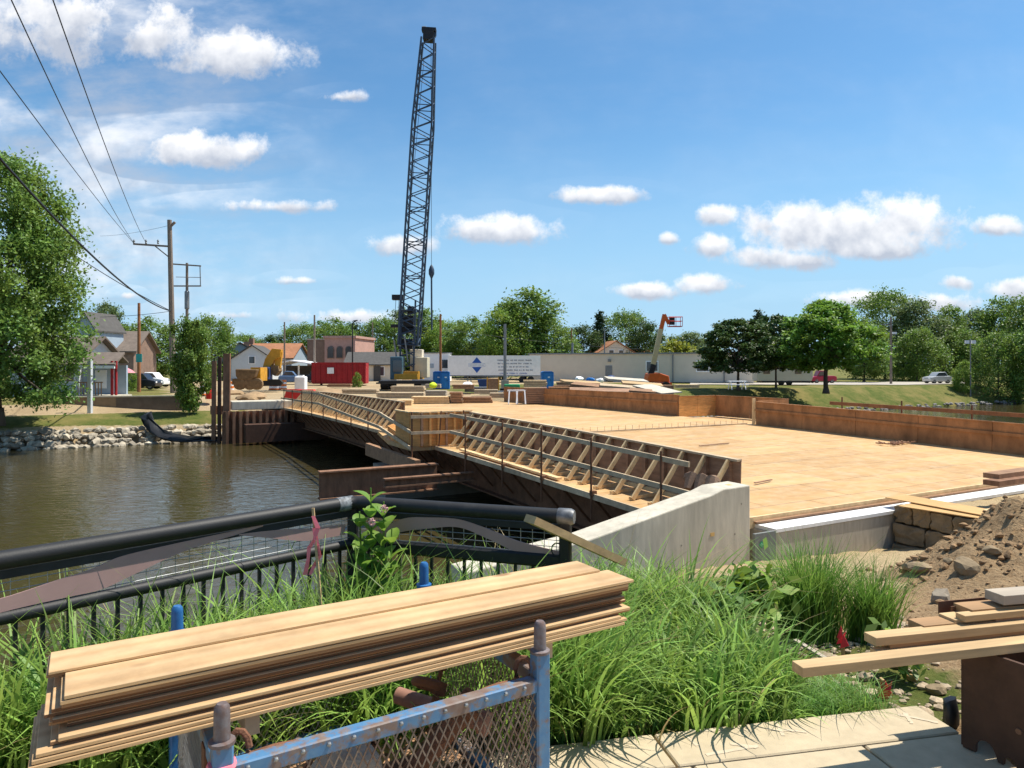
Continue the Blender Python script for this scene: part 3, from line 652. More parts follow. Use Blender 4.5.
for i in range(3):
    a, b = B(*rp[i], zd(14) + .47), B(*rp[i + 1], zd(14) + .47)
    m_ = 2 if i < 2 else 1
    for j in range(m_):
        k = MB(); k.beam(a + (b - a) * (j / m_), a + (b - a) * ((j + .985) / m_), .03, .96); k.build('panel', m_form if i == 0 else m_formor, t)  # sun on the far face painted brighter, shaded faces painted darker
k = MB()
for i in range(2): k.beam(B(*rp[i], zd(14) + .96), B(*rp[i + 1], zd(14) + .96), .1, .035)
k.build('top_plate', m_formor, t)
# thin timber guard rail outside the right barrier
t = thing('timber_guard_rail', B(4, LW + 1.5, zd(4) - .2), 'thin orange timber guard rail on posts outside the right barrier form', 'guard rail')
k = MB(); k.beam(B(-4, LW + 1.45, zd(0) + 1.05), B(9.5, LW + 1.45, zd(9) + 1.0), .05, .13); k.build('rail', m_formor, t)
for i in range(6):
    s = -3 + i * 2.4; k = MB(); k.beam(B(s, LW + 1.5, zd(s) - .4), B(s, LW + 1.5, zd(s) + 1.25), .04, .04, U2); k.build('post', m_rust, t)
k = MB(); k.beam(B(-4, LW + 1.35, zd(0) - .2), B(11.5, LW + 1.35, zd(9) - .2), 1.9, .05); k.build('walkway', m_formor, t)

# guard rails on the near edge (steel posts with two timber rails)
t = thing('edge_guard_rail', B(5, -1.25, zd(5)), 'timber guard rail on thin steel posts along the near deck edge', 'guard rail')
sp_ = [.8, 2.94, 4.9, 6.8, 9.0]
for s in sp_:
    k = MB(); k.tube([B(s, -1.27, zd(s) - .55), B(s, -1.27, zd(s) + 1.12)], .022, 6); k.box(B(s, -1.22, zd(s) - .02), (.12, .1, .1), (V2, U2, V((0, 0, 1)))); k.build('post', m_rust, t)
for hgt, nm in ((1.0, 0), (.5, 0)):
    k = MB(); a, b = .12, 10.2; k.beam(B(a, -1.24, zd(a) + hgt * .98), B(4.95, -1.24, zd(5) + hgt), .04, .09); k.beam(B(4.9, -1.2, zd(5) + hgt + .01), B(b, -1.2, zd(b) + hgt), .04, .09); k.build('rail', m_lumber2, t)
k = MB(); k.beam(B(4.5, -1.05, zd(6) - .02), B(9.8, -1.02, zd(10) + .02), .14, .05); k.build('toe_board', m_lumber, t)
t = thing('edge_guard_rail', B(OV0, -1.5, zd(11)), 'short timber guard rail on steel posts in front of the orange overlook box', 'guard rail')
for l, dz in ((-2.05, 0), (-1.2, .06), (-.35, 0)):
    k = MB(); k.tube([B(OV0 - .2, l, zd(11) - .3), B(OV0 - .2, l + (.1 if dz else 0), zd(11) + 1.05)], .024, 6); k.build('post', m_rust, t)
for hgt in (.9, .42):
    k = MB(); k.beam(B(OV0 - .24, -2.1, zd(11) + hgt), B(OV0 - .24, .2, zd(11) + hgt - .02), .04, .09); k.build('rail', m_lumber2, t)
t = thing('edge_guard_rail', B(25, -1.25, zd(25)), 'timber guard rail on steel posts along the left deck edge beyond the overlook', 'guard rail')
s = OV1 + 1.0
while s < FAR:
    k = MB(); k.tube([B(s, -1.25, zd(s) - .3), B(s, -1.25, zd(s) + 1.1)], .026, 6); k.build('post', m_rust, t); s += 2.35
for hgt in (1.0, .52):
    k = MB(); k.beam(B(OV0 + 3, -1.9, zd(14) + hgt - .25), B(26, -1.22, zd(26) + hgt), .04, .1); k.beam(B(25.9, -1.2, zd(26) + hgt), B(FAR, -1.22, zd(FAR) + hgt), .04, .1)
    k.beam(B(OV0 + 3.2, -1.95, zd(14) + hgt - .22), B(OV0 - .2, -2.1, zd(11) + hgt - .55), .04, .1); k.build('rail', m_lumber2, t)

# timbers and steel below the overlook
o = MB().beam(B(15.5, -2.05, zd(12) - .52), B(10.6, -2.05, zd(12) - .56), .16, .42).build('timber_beam', m_lumbrown)
tag(o, 'thick brown timber beam sticking out under the orange overlook box', 'beam')
def ibeam(p, q, hh, w, lab, grp=None):
    k = MB(); k.beam(p, q, .025, hh)
    for sgn in (1, -1): k.beam(p + V((0, 0, sgn * hh / 2)), q + V((0, 0, sgn * hh / 2)), w, .04)
    return tag(k.build('steel_beam', m_rust2), lab, 'steel beam', grp)
a = W(319, 19.0, z=-1.55); ibeam(a, a + V2 * 3.4, .72, .3, 'rusty steel I-beam lying level above the water under the bridge', 'temporary steel beams')
a = W(384, 18.6, z=-1.42); ibeam(a, a + V2 * 2.6, .2, .2, 'smaller rusty beam end resting beside the big I-beam under the bridge', 'temporary steel beams')
# burlap roll at the near end of the form
k = MB(); 
for q in range(3): k.tube([B(.5 + q * .28, -.25 - .05 * q, zd(0) + .55), B(.35 + q * .25, -.5, zd(0) + .62), B(.3 + q * .25, -.62, zd(0) + .4)], .13, 8, .10)
tag(k.build('burlap_roll', m_burlap, smooth=True), 'crumpled brown burlap bundle at the near end of the braced form', 'burlap')
# bundle of rusty chain on the deck
k = MB(); rn = random.Random(3)
for q in range(26):
    c = B(5.0 + rn.gauss(0, .10), 12.2 + rn.gauss(0, .3), 0); c.z = zd(4) + .05 + rn.random() * .05
    a_ = rn.random() * 3.1; k.tube([c, c + V((math.cos(a_), math.sin(a_), .1)) * .22], .022, 5)
tag(k.build('tie_rod_pile', m_rust2), 'small heap of rusty tie rods on the plywood deck', 'rod pile')
# stray battens and open gaps on the deck
for s, l, ln, rot in ((2.2, 2.6, .7, .2), (4.6, 4.0, 1.1, .3), (6.8, 1.9, .9, -.1), (7.5, 6.0, 1.4, .1)):
    d_ = (V2 * math.cos(rot) + U2 * math.sin(rot)).normalized(); p = B(s, l, 0); p.z = zd(s) + .012
    tag(MB().beam(p, p + d_ * ln, .05, .022).build('batten', m_formdk), {2.2: 'short dark batten on the deck nearest the wing wall', 4.6: 'dark batten lying mid deck, right of the others', 6.8: 'thin dark batten on the deck close to the braced form', 7.5: 'longest dark batten lying farthest back on the near deck'}[s], 'batten', 'battens lying on the deck')
# ------------------------------------------------------------------ blue scaffold-parts rack
UP = V((0, 0, 1))
NL, NR = V((-.76, 1.86, 0)), V((.094, 2.39, 0))
RX = (NR - NL).normalized(); RY = V((-RX.y, RX.x, 0)); RWd = (NR - NL).length; RD = .925
FL, FR = NL + RY * RD, NR + RY * RD
m_spig = mat('spigot_rust', (.16, .085, .06), .6, .3, 25, .1, 90, col2=(.22, .22, .24), metal=.3)
rack = thing('steel_rack', (NL + FR) / 2, 'worn blue steel rack with mesh sides standing on the sidewalk edge', 'rack')
for c, mt_, zt, ribbon in ((NL, m_rack, .665, 1), (NR, m_rack, .69, 0), (FL, m_rackblue, .655, 0), (FR, m_rackblue, .67, 0)):
    k = MB(); k.beam(V((c.x, c.y, .0)), V((c.x, c.y, zt)), .052, .052, RX, ch=.006); o = k.build('post', mt_, rack)
    k = MB(); k.lathe(V((c.x, c.y, zt - .004)), [(.034, 0), (.034, .009), (.0215, .012), (.0205, .085), (.019, .098), (.013, .106)], 14); 
    k.build('spigot', m_spig if mt_ is m_rack else m_rackblue, o, smooth=True)
    k = MB(); k.box(V((c.x, c.y, .006)), (.12, .12, .012), (RX, RY, UP)); k.build('foot_plate', m_rust2, o)
def rail_(a, b, z, w=.045, t_=.045, m=None, nm='top_rail'):
    d_ = (b - a).normalized() * .027
    return MB().beam(V((a.x, a.y, z)) + d_, V((b.x, b.y, z)) - d_, w, t_, ch=.004).build(nm, m or m_rack, rack)
for a, b, z in ((NL, NR, .585), (FL, FR, .575), (NL, FL, .60), (NR, FR, .60)): rail_(a, b, z)
for a, b in ((NL, NR), (FL, FR), (NL, FL), (NR, FR)): rail_(a, b, .12, nm='bottom_rail')
def exmesh(a, b, z0, z1, da, db, th, m, nm, inset=.03, offn=.0):
    """expanded metal between two posts: two families of slanted strands"""
    X = (b - a).normalized(); ln = (b - a).length - 2 * inset; hgt = z1 - z0; o0 = a + X * inset + UP * z0; nrm = X.cross(UP)
    o0 = o0 + nrm * offn; k = MB(); sl_ = db / da
    step = da; c = -hgt / sl_ - step
    while c < ln + hgt / sl_ + step:
        for sg in (1, -1):
            # strand x = c + sg*(y/sl_)
            y0, y1 = 0., hgt
            x0, x1 = c + sg * y0 / sl_, c + sg * y1 / sl_
            lo_, hi_ = (x0, x1) if x0 < x1 else (x1, x0)
            if hi_ <= 0 or lo_ >= ln: continue
            def yat(x): return (x - c) * sg * sl_
            if x0 < 0: y0 = yat(0)
            if x0 > ln: y0 = yat(ln)
            if x1 < 0: y1 = yat(0)
            if x1 > ln: y1 = yat(ln)
            if y1 - y0 < .01: continue
            p = o0 + X * (c + sg * y0 / sl_) + UP * y0; q = o0 + X * (c + sg * y1 / sl_) + UP * y1
            k.beam(p + nrm * sg * .0012, q + nrm * sg * .0012, th, .0022, nrm)
        c += step
    return k.build(nm, m, rack)
m_exm = mat('rusty_mesh', (.15, .085, .055), .75, .4, 12, .1, 80, col2=(.27, .22, .17), metal=.15)
exmesh(NL, NR, .13, .565, .0285, .056, .0048, m_exm, 'mesh_panel', offn=.018)
exmesh(NR, FR, .13, .58, .0285, .056, .0040, m_exm, 'mesh_panel')
exmesh(FL, FR, .13, .555, .024, .046, .0026, m_wire, 'mesh_panel')
exmesh(NL, FL, .13, .58, .024, .046, .0026, m_wire, 'mesh_panel')
k = MB()
for q in range(13):
    p = NL + (NR - NL) * (.06 + .072 * q); p = p + RX.cross(UP) * .024 + UP * .592
    k.lathe(p, [(.0065, -.002), (.0065, .003), (.003, .006)], 8, RX.cross(UP))
ob = k.build('bolt_row', m_wire, rack); ob['kind'] = 'stuff'
k = MB()                                           # plank floor of the rack
for q in range(4):
    a = NL + RY * (.14 + q * .21) + UP * .10; k.beam(a + RX * .03, a + RX * (RWd - .03), .19, .03)
k.build('floor_board', m_lumbrown, rack)
# hooked chain brackets on the corners
for c, sx in ((NL, 1), (NR, -1)):
    k = MB(); b0 = V((c.x, c.y, .62)) + RX * sx * .045 + RY * .03
    k.tube([b0 + V((math.cos(a) * .028, .01, math.sin(a) * .045)) for a in [i * .6 for i in range(11)]], .009, 6)
    k.tube([b0 + UP * -.03, b0 + RX * sx * .10 + UP * -.025, b0 + RX * sx * .16 - UP * .03], .012, 6)
    k.build('latch_hook', m_clamp, rack, smooth=True)
# rack contents: old clamps, couplers and pipe ends
rn = random.Random(11)
def inside(u, v, z): return NL + RX * u + RY * v + UP * z
spec = [('rusty_pipe', 'long rust-brown pipe slanting inside the blue rack', inside(.52, .22, .20), inside(.82, .14, .50), .034, m_clamp),
        ('rusty_pipe', 'dark rusty pipe lying low in the blue rack beside the pale sack', inside(.25, .4, .18), inside(.75, .35, .22), .045, m_rust),
        ('rusty_pipe', 'short pinkish rusty pipe end near the right corner inside the blue rack', inside(.70, .5, .42), inside(.92, .2, .38), .03, mat('pink_rust', (.33, .17, .12), .85, .3, 8))]
for nm, lb, a, b, r_, m_ in spec:
    k = MB(); k.tube([a, b], r_, 12); k.lathe(b, [(r_ + .012, -.03), (r_ + .012, .0), (r_ * .8, .004)], 12, b - a); tag(k.build(nm, m_, smooth=True), lb, 'pipe', 'rusty pipes in the rack')
k = MB(); c = inside(.42, .16, .31)
k.prism([c + RX * x + UP * z for x, z in ((-.10, -.16), (.06, -.18), (.11, -.02), (.09, .10), (-.03, .13), (-.11, .05))], RY * .16)
o = k.build('cement_sack', mat('pale_sack', (.42, .37, .31), .9, .2, 9, .3, 30)); bevel(o, .03, 3); tag(o, 'pale dusty sack sitting in the blue rack behind the mesh', 'sack')
clamp_labels = ['rusty coupler high at the right inside the blue rack', 'rusty coupler under the slanting pipe in the blue rack', 'dark coupler in the middle of the blue rack floor', 'rusty coupler beside the pale sack in the blue rack', 'lowest rusty coupler near the left rack post', 'rusty coupler half hidden behind the pale sack',
                'rusty coupler against the right mesh of the blue rack', 'brown coupler deep at the back of the blue rack', 'topmost coupler heaped at the right of the blue rack']
for i, (u, v, z) in enumerate([(.83, .25, .46), (.62, .18, .26), (.50, .3, .2), (.28, .14, .24), (.14, .16, .19), (.38, .42, .26), (.9, .45, .3), (.6, .6, .22), (.74, .32, .52)]):
    k = MB(); c = inside(u, v, z); ax = V((rn.gauss(0, 1), rn.gauss(0, 1), rn.gauss(0, 1))).normalized(); e = ax.orthogonal().normalized(); f_ = ax.cross(e)
    k.tube([c + (e * math.cos(t_) + f_ * math.sin(t_)) * .045 for t_ in [j * .55 for j in range(10)]], .017, 7)
    k.box(c + e * .06, (.05, .03, .045), (e, f_, ax)); k.tube([c + e * .05 - ax * .05, c + e * .05 + ax * .06], .009, 6); k.lathe(c + e * .05 + ax * .06, [(.016, 0), (.016, .016)], 6, ax)
    tag(k.build('pipe_clamp', m_clamp if i % 2 else m_rust, smooth=True), clamp_labels[i], 'clamp', 'scaffold couplers in the rack')
o = MB().tube([inside(.36, .1, .15), inside(.37, .1, .3)], .05, 12).build('blue_can', m_rackblue, smooth=True); tag(o, 'small blue can at the bottom of the rack by the sack', 'can')
# pink ribbon on the near left post
k = MB(); c = V((NL.x, NL.y, .585))
for z_, w_ in ((0, .022), (.018, .018)): 
    k.lathe(c + UP * z_, [(.036, -w_ / 2), (.040, 0), (.036, w_ / 2)], 10)
k.prism([c + RX * -.03 + V((0, -.03, .0)), c + RX * -.075 + V((0, -.05, -.05)), c + RX * -.055 + V((0, -.05, -.07)), c + RX * -.02 + V((0, -.035, -.02))], (.0, -.004, .002))
k.prism([c + RX * .0 + V((0, -.04, .0)), c + RX * -.03 + V((0, -.06, -.09)), c + RX * -.01 + V((0, -.06, -.10)), c + RX * .02 + V((0, -.04, -.01))], (.0, -.004, .002))
tag(k.build('pink_ribbon', m_pinkrib, smooth=True), 'bright pink ribbon knotted round the near left post of the blue rack', 'ribbon')
# steel straps left of the rack
k = MB(); a = NL - RX * .12 + RY * .12
k.tube([a + UP * .0, a + UP * .55], .03, 4); a2 = NL - RX * .02 + RY * .14; k.beam(a2, a2 + UP * .6, .05, .012, RX)
k.build('side_bar', m_rust, rack)

# ------------------------------------------------------------------ stack of plywood strips
def boardobj(name, org_, X, ln, w, t_, mtop, medge, rz=0):
    """board with its own axes: local x along the grain; origin at near left bottom corner"""
    me = bpy.data.meshes.new(name); c = .0012
    nseg = 14; vs = []; fs = []; mi = []
    pr = [(0, 0), (w, 0), (w, t_), (0, t_)]
    sag = random.uniform(-.002, .002); warp = random.uniform(-.002, .002)
    for i in range(nseg + 1):
        x = ln * i / nseg; b = sag * math.sin(math.pi * i / nseg); q = warp * math.sin(2 * math.pi * i / nseg)
        vs += [(x, p[0] + q, p[1] + b) for p in pr]
    for i in range(nseg):
        for q in range(4): fs.append((i * 4 + q, i * 4 + 4 + q, i * 4 + 4 + (q + 1) % 4, i * 4 + (q + 1) % 4)); mi.append(0 if q in (0, 2) else 1)
    fs += [(0, 1, 2, 3), (nseg * 4 + 3, nseg * 4 + 2, nseg * 4 + 1, nseg * 4)]; mi += [1, 1]
    # q==0 bottom, q==2 top are faces; others edges
    me.from_pydata(vs, [], fs); me.materials.append(mtop); me.materials.append(medge); me.polygons.foreach_set('material_index', mi)
    o = bpy.data.objects.new(name, me); COL.objects.link(o)
    Y = UP.cross(X).normalized(); Z = X.cross(Y)
    o.matrix_world = Matrix(((X.x, Y.x, Z.x, org_.x), (X.y, Y.y, Z.y, org_.y), (X.z, Y.z, Z.z, org_.z), (0, 0, 0, 1)))
    bevel(o, c, 1); return o
SX = V((1.58, .96, .0)).normalized(); SY = V((-SX.y, SX.x, 0))
ST = V((-1.12, 1.76, 0)); LN = 1.85; TT = .0125
for i, f_ in enumerate((.25, .8)):                 # bearers under the stack
    p = ST + SX * LN * f_ + SY * .03 + UP * .637; o = MB().beam(p, p + SY * .5, .04, .08).build('bearer', m_lumber2)
    tag(o, ['left', 'right'][i] + ' timber bearer under the plywood strip stack on the rack', 'bearer', 'bearers under the strip stack')
order = ['lowest', 'second lowest', 'third from the bottom', 'fourth from the bottom', 'fifth from the bottom', 'sixth from the bottom', 'seventh from the bottom', 'seventh from the top', 'sixth from the top', 'fifth from the top', 'fourth from the top', 'just under the paired top strips']
z = .676; rn = random.Random(5); TT = .0098
edges = [2, 2, 2, 1, 2, 0, 1, 0, 0, 0, 1, 2]
for i in range(12):
    sh, of = rn.uniform(-.035, .015), rn.uniform(-.008, .014)
    if i in (0, 1, 2): sh = [-.065, -.058, -.05][i]; of = -.02 - .005 * (2 - i)
    if i == 3: of = .004
    if i == 4: of = -.012
    if i in (5, 6, 7, 8, 9): of += .022
    if i == 10: of = .010
    if i == 11: sh, of = .0, 0.0
    o = boardobj('plywood_strip', ST + SX * sh + SY * of + UP * z, (SX + UP * rn.uniform(-.0012, .0012) + SY * rn.uniform(-.003, .003)).normalized(), LN + rn.uniform(-.02, .016) - max(sh, 0), .30 - max(of, 0) - .004 * rn.random(), TT, m_ply, m_edge[edges[i]])
    tag(o, 'plywood strip %s in the stack on the blue rack' % order[i], 'plywood strip', 'plywood strips stacked on the rack'); z += TT + .0022
o = boardobj('plywood_strip', ST + SX * .008 + SY * 0 + UP * z, SX, LN, .158, TT, m_ply, m_edge[2]); tag(o, 'top plywood strip on the viewer side of the stack on the rack', 'plywood strip', 'plywood strips stacked on the rack')
o = boardobj('plywood_strip', ST + SX * -.035 + SY * .166 + UP * z, (SX - SY * .006).normalized(), LN + .005, .15, TT, m_ply, m_edge[1]); tag(o, 'top plywood strip on the river side of the stack on the rack', 'plywood strip', 'plywood strips stacked on the rack')
o = boardobj('plywood_strip', ST + SX * -.03 + SY * .158 + UP * (z + TT + .001), (SX - SY * .006).normalized(), LN - .01, .155, TT * .8, m_ply, m_edge[2]); tag(o, 'thin uppermost plywood strip on the river side of the stack', 'plywood strip', 'plywood strips stacked on the rack')

# ------------------------------------------------------------------ black river railing with mauve wave plates
RL, RC, RR = V((-2.95, 2.16, 0)), V((-.95, 4.27, 0)), V((.31, 3.86, 0))
ZT, ZM, ZB = .83, .585, -.02
rl = thing('river_railing', V((-.95, 4.27, -.35)), 'black pipe railing with mauve wave plates and pickets along the river bank', 'railing')
k = MB(); k.tube([RL + UP * ZT, RC - (RC - RL).normalized() * .05 + UP * ZT, RC + UP * ZT + V((0, -.015, 0)), RC + (RR - RC).normalized() * .05 + UP * ZT, RR + UP * ZT], .041, 16); k.build('top_rail', m_black, rl, smooth=True)
k = MB(); k.lathe(RR + UP * ZT, [(.044, -.06), (.046, -.05), (.046, .01), (.036, .03)], 16, RR - RC); k.build('end_cap', mat('scuffed_steel', (.16, .165, .175), .5, .4, 25, metal=.4), rl, smooth=True)
k = MB(); d_ = (RC - RL).normalized(); k.lathe(RC + UP * ZT - d_ * .07, [(.0425, -.05), (.0432, 0), (.0425, .06)], 16, d_); k.build('weld_band', mat('scuffed_steel_pale', (.16, .17, .18), .6, .5, 30, lo=.4, hi=.6), rl, smooth=True)
for a, b in ((RL, RC), (RC, RR)):
    d_ = (b - a).normalized(); nrm = d_.cross(UP)
    k = MB(); k.beam(a + UP * (ZT - .062), b + UP * (ZT - .062), .02, .035); k.build('under_bar', m_blackm, rl)
    k = MB(); 
    if a is RL: k.tube([a + UP * ZM, b + UP * ZM], .03, 12)
    else: k.beam(a + UP * (ZM + .0), b + UP * (ZM - .0), .05, .075, ch=.012)
    k.build('mid_rail', m_black, rl, smooth=(a is RL))
    k = MB(); k.beam(a + UP * ZB, b + UP * ZB, .035, .035); k.build('bottom_rail', m_black, rl)
    ln = (b - a).length; n_ = int(ln / .098)
    for i in range(1, n_):
        p = a + d_ * (i * ln / n_); MB().beam(p + UP * ZB, p + UP * (ZM - .02), .016, .016, d_).build('picket', m_black, rl)
    k = MB(); h0, h1 = ZM + .03, ZT - .08; q = .03
    while q < ln: p = a + d_ * q; k.tube([p + UP * h0, p + UP * h1], .0021, 5, cap=False); q += .068
    for j in range(4): zz = h0 + (h1 - h0) * (j + .3) / 3.8; k.tube([a + d_ * .02 + UP * zz, b - d_ * .02 + UP * zz], .0021, 5, cap=False)
    k.build('wire_mesh', m_wire, rl)
for c, w_ in ((RC, .062), (RR - (RR - RC).normalized() * .02, .06), (RL + (RC - RL) * .35, .06)):
    MB().beam(c - UP * .9, c + UP * (ZT - .03), w_, w_, (RR - RC).normalized(), ch=.006).build('post', m_black, rl)
def onplane(a, b, px, py, off=-.012):
    """point of the vertical plane through a-b seen at this place"""
    d_ = (b - a); rx = (px - CX) / F                        # x = rx*y
    t_ = (rx * a.y - a.x) / (d_.x - rx * d_.y); p = a + d_ * t_; p.z = H - (py - HY) * p.y / F
    return p + (b - a).normalized().cross(UP) * (-off)
def plate(a, b, up_, lo_):
    k = MB(); nrm = (b - a).normalized().cross(UP)
    def dens(pp):
        out = []
        for i in range(len(pp) - 1):
            for j in range(6):
                t_ = j / 6; 
                p0 = pp[max(i - 1, 0)]; p1 = pp[i]; p2 = pp[i + 1]; p3 = pp[min(i + 2, len(pp) - 1)]
                out.append(tuple(.5 * ((2 * p1[q]) + (-p0[q] + p2[q]) * t_ + (2 * p0[q] - 5 * p1[q] + 4 * p2[q] - p3[q]) * t_ ** 2 + (-p0[q] + 3 * p1[q] - 3 * p2[q] + p3[q]) * t_ ** 3) for q in (0, 1)))
        out.append(pp[-1]); return out
    u = [onplane(a, b, *p) for p in dens(up_)]; l_ = [onplane(a, b, *p) for p in dens(lo_)]
    n_ = len(u); e = nrm * .006; vs = []; fs = []
    for i in range(n_): vs += [u[i], l_[i], l_[i] - e, u[i] - e]
    for i in range(n_ - 1):
        for q in range(4): fs.append((i * 4 + q, i * 4 + (q + 1) % 4, i * 4 + 4 + (q + 1) % 4, i * 4 + 4 + q))
    fs += [(0, 3, 2, 1), tuple((n_ - 1) * 4 + q for q in range(4))]
    k.add(vs, fs); return k.build('wave_plate', m_wave, rl)
plate(RL, RC, [(-80, 617), (0, 598), (55, 580), (90, 569), (120, 556), (175, 543), (240, 529), (262, 524)], [(-80, 636), (0, 612), (60, 598), (100, 589), (131, 575), (183, 551), (240, 533), (262, 526)])
plate(RL, RC, [(238, 534), (262, 531), (285, 529), (310, 528), (344, 524)], [(238, 535), (262, 537), (290, 540), (312, 540), (344, 534)])
plate(RC, RR, [(362, 541), (382, 528), (405, 518), (430, 517), (460, 519), (490, 529), (520, 541), (560, 551)], [(362, 549), (382, 539), (405, 531), (430, 528), (460, 527), (490, 539), (520, 552), (560, 557)])
k = MB(); c = RR - (RR - RC).normalized() * .07 + UP * (ZM + .07) + V((0, -.03, 0))
k.tube([c + V((math.cos(t_) * .03, 0, math.sin(t_) * .035)) for t_ in [j * .63 for j in range(11)]], .004, 6)
k.build('ring_clip', m_blackm, rl, smooth=True)

# plank leaning off the railing end
a = W(530, 3.66, py=519); b = W(621, 4.02, py=561)
o = MB().beam(a, b, .09, .04).build('loose_plank', m_plank); tag(o, 'pale timber plank leaning from the railing end down to the wing wall', 'plank')

# ------------------------------------------------------------------ steel box and planks on the right
e = -U2
bx = thing('steel_box', V((2.2, 2.9, 0)), 'dark rusty steel box under the plank pile at the right edge of the sidewalk', 'steel box')
A0 = V((1.95, 3.07, 0)); hb = .44
out = [(0, 0), (.05, 0)]
out += [(.09 - .04 * math.cos(t_), .02 + .045 * math.sin(t_)) for t_ in [j * .4 for j in range(1, 8)]]
out += [(.14, 0), (.16, 0)] + [(.185 - .025 * math.cos(t_), .01 + .03 * math.sin(t_)) for t_ in [j * .5 for j in range(1, 6)]] + [(.215, 0), (.85, 0), (.85, hb), (0, hb)]
k = MB(); k.prism([A0 + e * u + UP * (w + .004) for u, w in out], V2 * .016); k.build('side_plate', m_rustdk, bx)
k = MB(); k.box(A0 + V2 * .45 + UP * (hb / 2 + .004) + U2 * .008, (.87, .016, hb), (V2, U2, UP)); k.build('end_plate', m_rustdk, bx)
k = MB(); k.box(A0 + V2 * .9 + e * .42 + UP * (hb / 2 + .004), (.016, .85, hb), (V2, U2, UP)); k.build('side_plate', m_rustdk, bx)
k = MB(); k.box(A0 + e * .04 + V2 * .02 + UP * (hb - .02), (.03, .1, .03), (V2, U2, UP)); 
for u in (.22, .5): k.lathe(A0 + e * u - V2 * .0 + UP * .17, [(.012, 0), (.012, .008)], 8, -V2)
k.build('lug', m_rust2, bx)
G = V((.973, .231, 0)).normalized(); GY = V((-G.y, G.x, 0))
def plank(px, py, d, w, t_, mt, lab, ln=2.6, g=0):
    p = W(px, d, py=py) - UP * t_; X = (G + GY * g).normalized()
    o = boardobj('plank', p, X, ln, w, t_, mt, mt); bevel(o, .004, 2); tag(o, lab, 'plank', 'planks piled on the steel box'); return o
plank(803, 668, 2.72, .07, .038, m_plank, 'long tan plank on the viewer side of the pile, reaching farthest left', 2.8)
plank(884, 655, 2.89, .08, .04, m_plank, 'thin board showing just behind the longest tan plank', 2.4)
plank(876, 638, 2.93, .07, .036, m_plank, 'wide plank with a bleached end on top of the thin board', 2.4)
plank(924, 626, 3.05, .09, .036, m_plankbr, 'brown plank two steps back in the pile on the steel box', 2.2)
plank(955, 620, 3.09, .09, .036, m_plank, 'tan brown plank with a dark end, one step right of the brown plank', 2.0, -.01)
plank(972, 610, 3.12, .10, .036, m_plankbr, 'dark-ended plank just below the grey plank block', 2.0, -.015)
plank(1004, 596, 3.14, .10, .042, m_plankgr, 'bleached grey plank at the top of the pile by the frame edge', 1.8, -.02)
plank(890, 644, 2.95, .06, .03, m_plankbr, 'thin dark board tucked under the wide bleached plank', 2.3)
plank(936, 632, 3.0, .06, .03, m_plankgr, 'weathered grey board between the bleached plank and brown plank', 2.1)
plank(965, 616, 3.07, .05, .028, m_plank, 'narrow tan board resting below the dark-ended plank', 2.0)
k = MB(); p = W(951, 3.2, py=606); 
for y_, z_, w_, h_ in ((0, 0, .004, .055), (.07, 0, .004, .055), (.035, -.027, .07, .004)): k.box(p + G * .9 + GY * y_ + UP * (z_ - .03), (1.8, w_, h_), (G, GY, UP))
tag(k.build('steel_channel', m_rust), 'rusty red steel channel end among the planks on the box', 'channel')
k = MB(); p = W(995, 3.18, py=600) - UP * .06; k.box(p + G * .9, (1.9, .1, .05), (G, GY, UP)); tag(k.build('timber_block', m_lumbrown), 'dark timber between the steel channel and grey plank', 'timber')
# ------------------------------------------------------------------ foliage helpers
def quads_mesh(name, P, mats):
    """P: (n,4,3) array of leaf quads -> mesh"""
    n = len(P); me = bpy.data.meshes.new(name)
    me.vertices.add(4 * n); me.vertices.foreach_set('co', P.reshape(-1))
    me.loops.add(4 * n); me.loops.foreach_set('vertex_index', np.arange(4 * n, dtype=np.int32))
    me.polygons.add(n); me.polygons.foreach_set('loop_start', np.arange(0, 4 * n, 4, dtype=np.int32)); me.polygons.foreach_set('loop_total', np.full(n, 4, dtype=np.int32))
    for m in mats: me.materials.append(m)
    me.update(calc_edges=True); return me
def leaf_quads(rs, c, size, upb=.75, elong=1.5):
    n = len(c); a = rs.normal(size=(n, 3)); a[:, 2] *= .55; a /= np.linalg.norm(a, axis=1)[:, None]
    nn = rs.normal(size=(n, 3)); nn[:, 2] = np.abs(nn[:, 2]) + upb; b = np.cross(nn, a); b /= np.linalg.norm(b, axis=1)[:, None] + 1e-9
    sz = size * rs.uniform(.6, 1.35, size=n)[:, None]
    e = a * sz * elong * .5; f = b * sz * .5
    return np.stack([c - e, c + f * .9 - e * .1, c + e, c - f * .9 - e * .1], axis=1)
def crown_pts(seed, n, nclump, csd, prof, lobes=None, hole=.0):
    """leaf centres grouped in clumps spread through a crown of unit height; prof(z)->radius for z in 0..1"""
    rs = np.random.RandomState(seed); cl = []
    ph = rs.uniform(0, 6.28, 4)
    while len(cl) < nclump:
        z = rs.uniform(0, 1); th = rs.uniform(0, 6.28); r0 = prof(z) * (1 + .16 * math.sin(2 * th + ph[0] + 3 * z) + .12 * math.sin(3 * th + ph[1] - 5 * z) + .10 * math.sin(5 * th + ph[2] + 9 * z))
        if rs.uniform() > (prof(z) / .5 + .15): continue
        r = r0 * (rs.uniform(.12, 1) ** .5)
        cl.append((r * math.cos(th), r * math.sin(th), z, r / max(r0, .01)))
    cl = np.array(cl); idx = rs.randint(0, nclump, n); sd = csd * rs.uniform(.6, 1.3, nclump)
    g = rs.normal(size=(n, 3)) * sd[idx][:, None]; g[:, 2] *= .7
    return rs, cl[:, :3], cl[idx][:, :3] + g
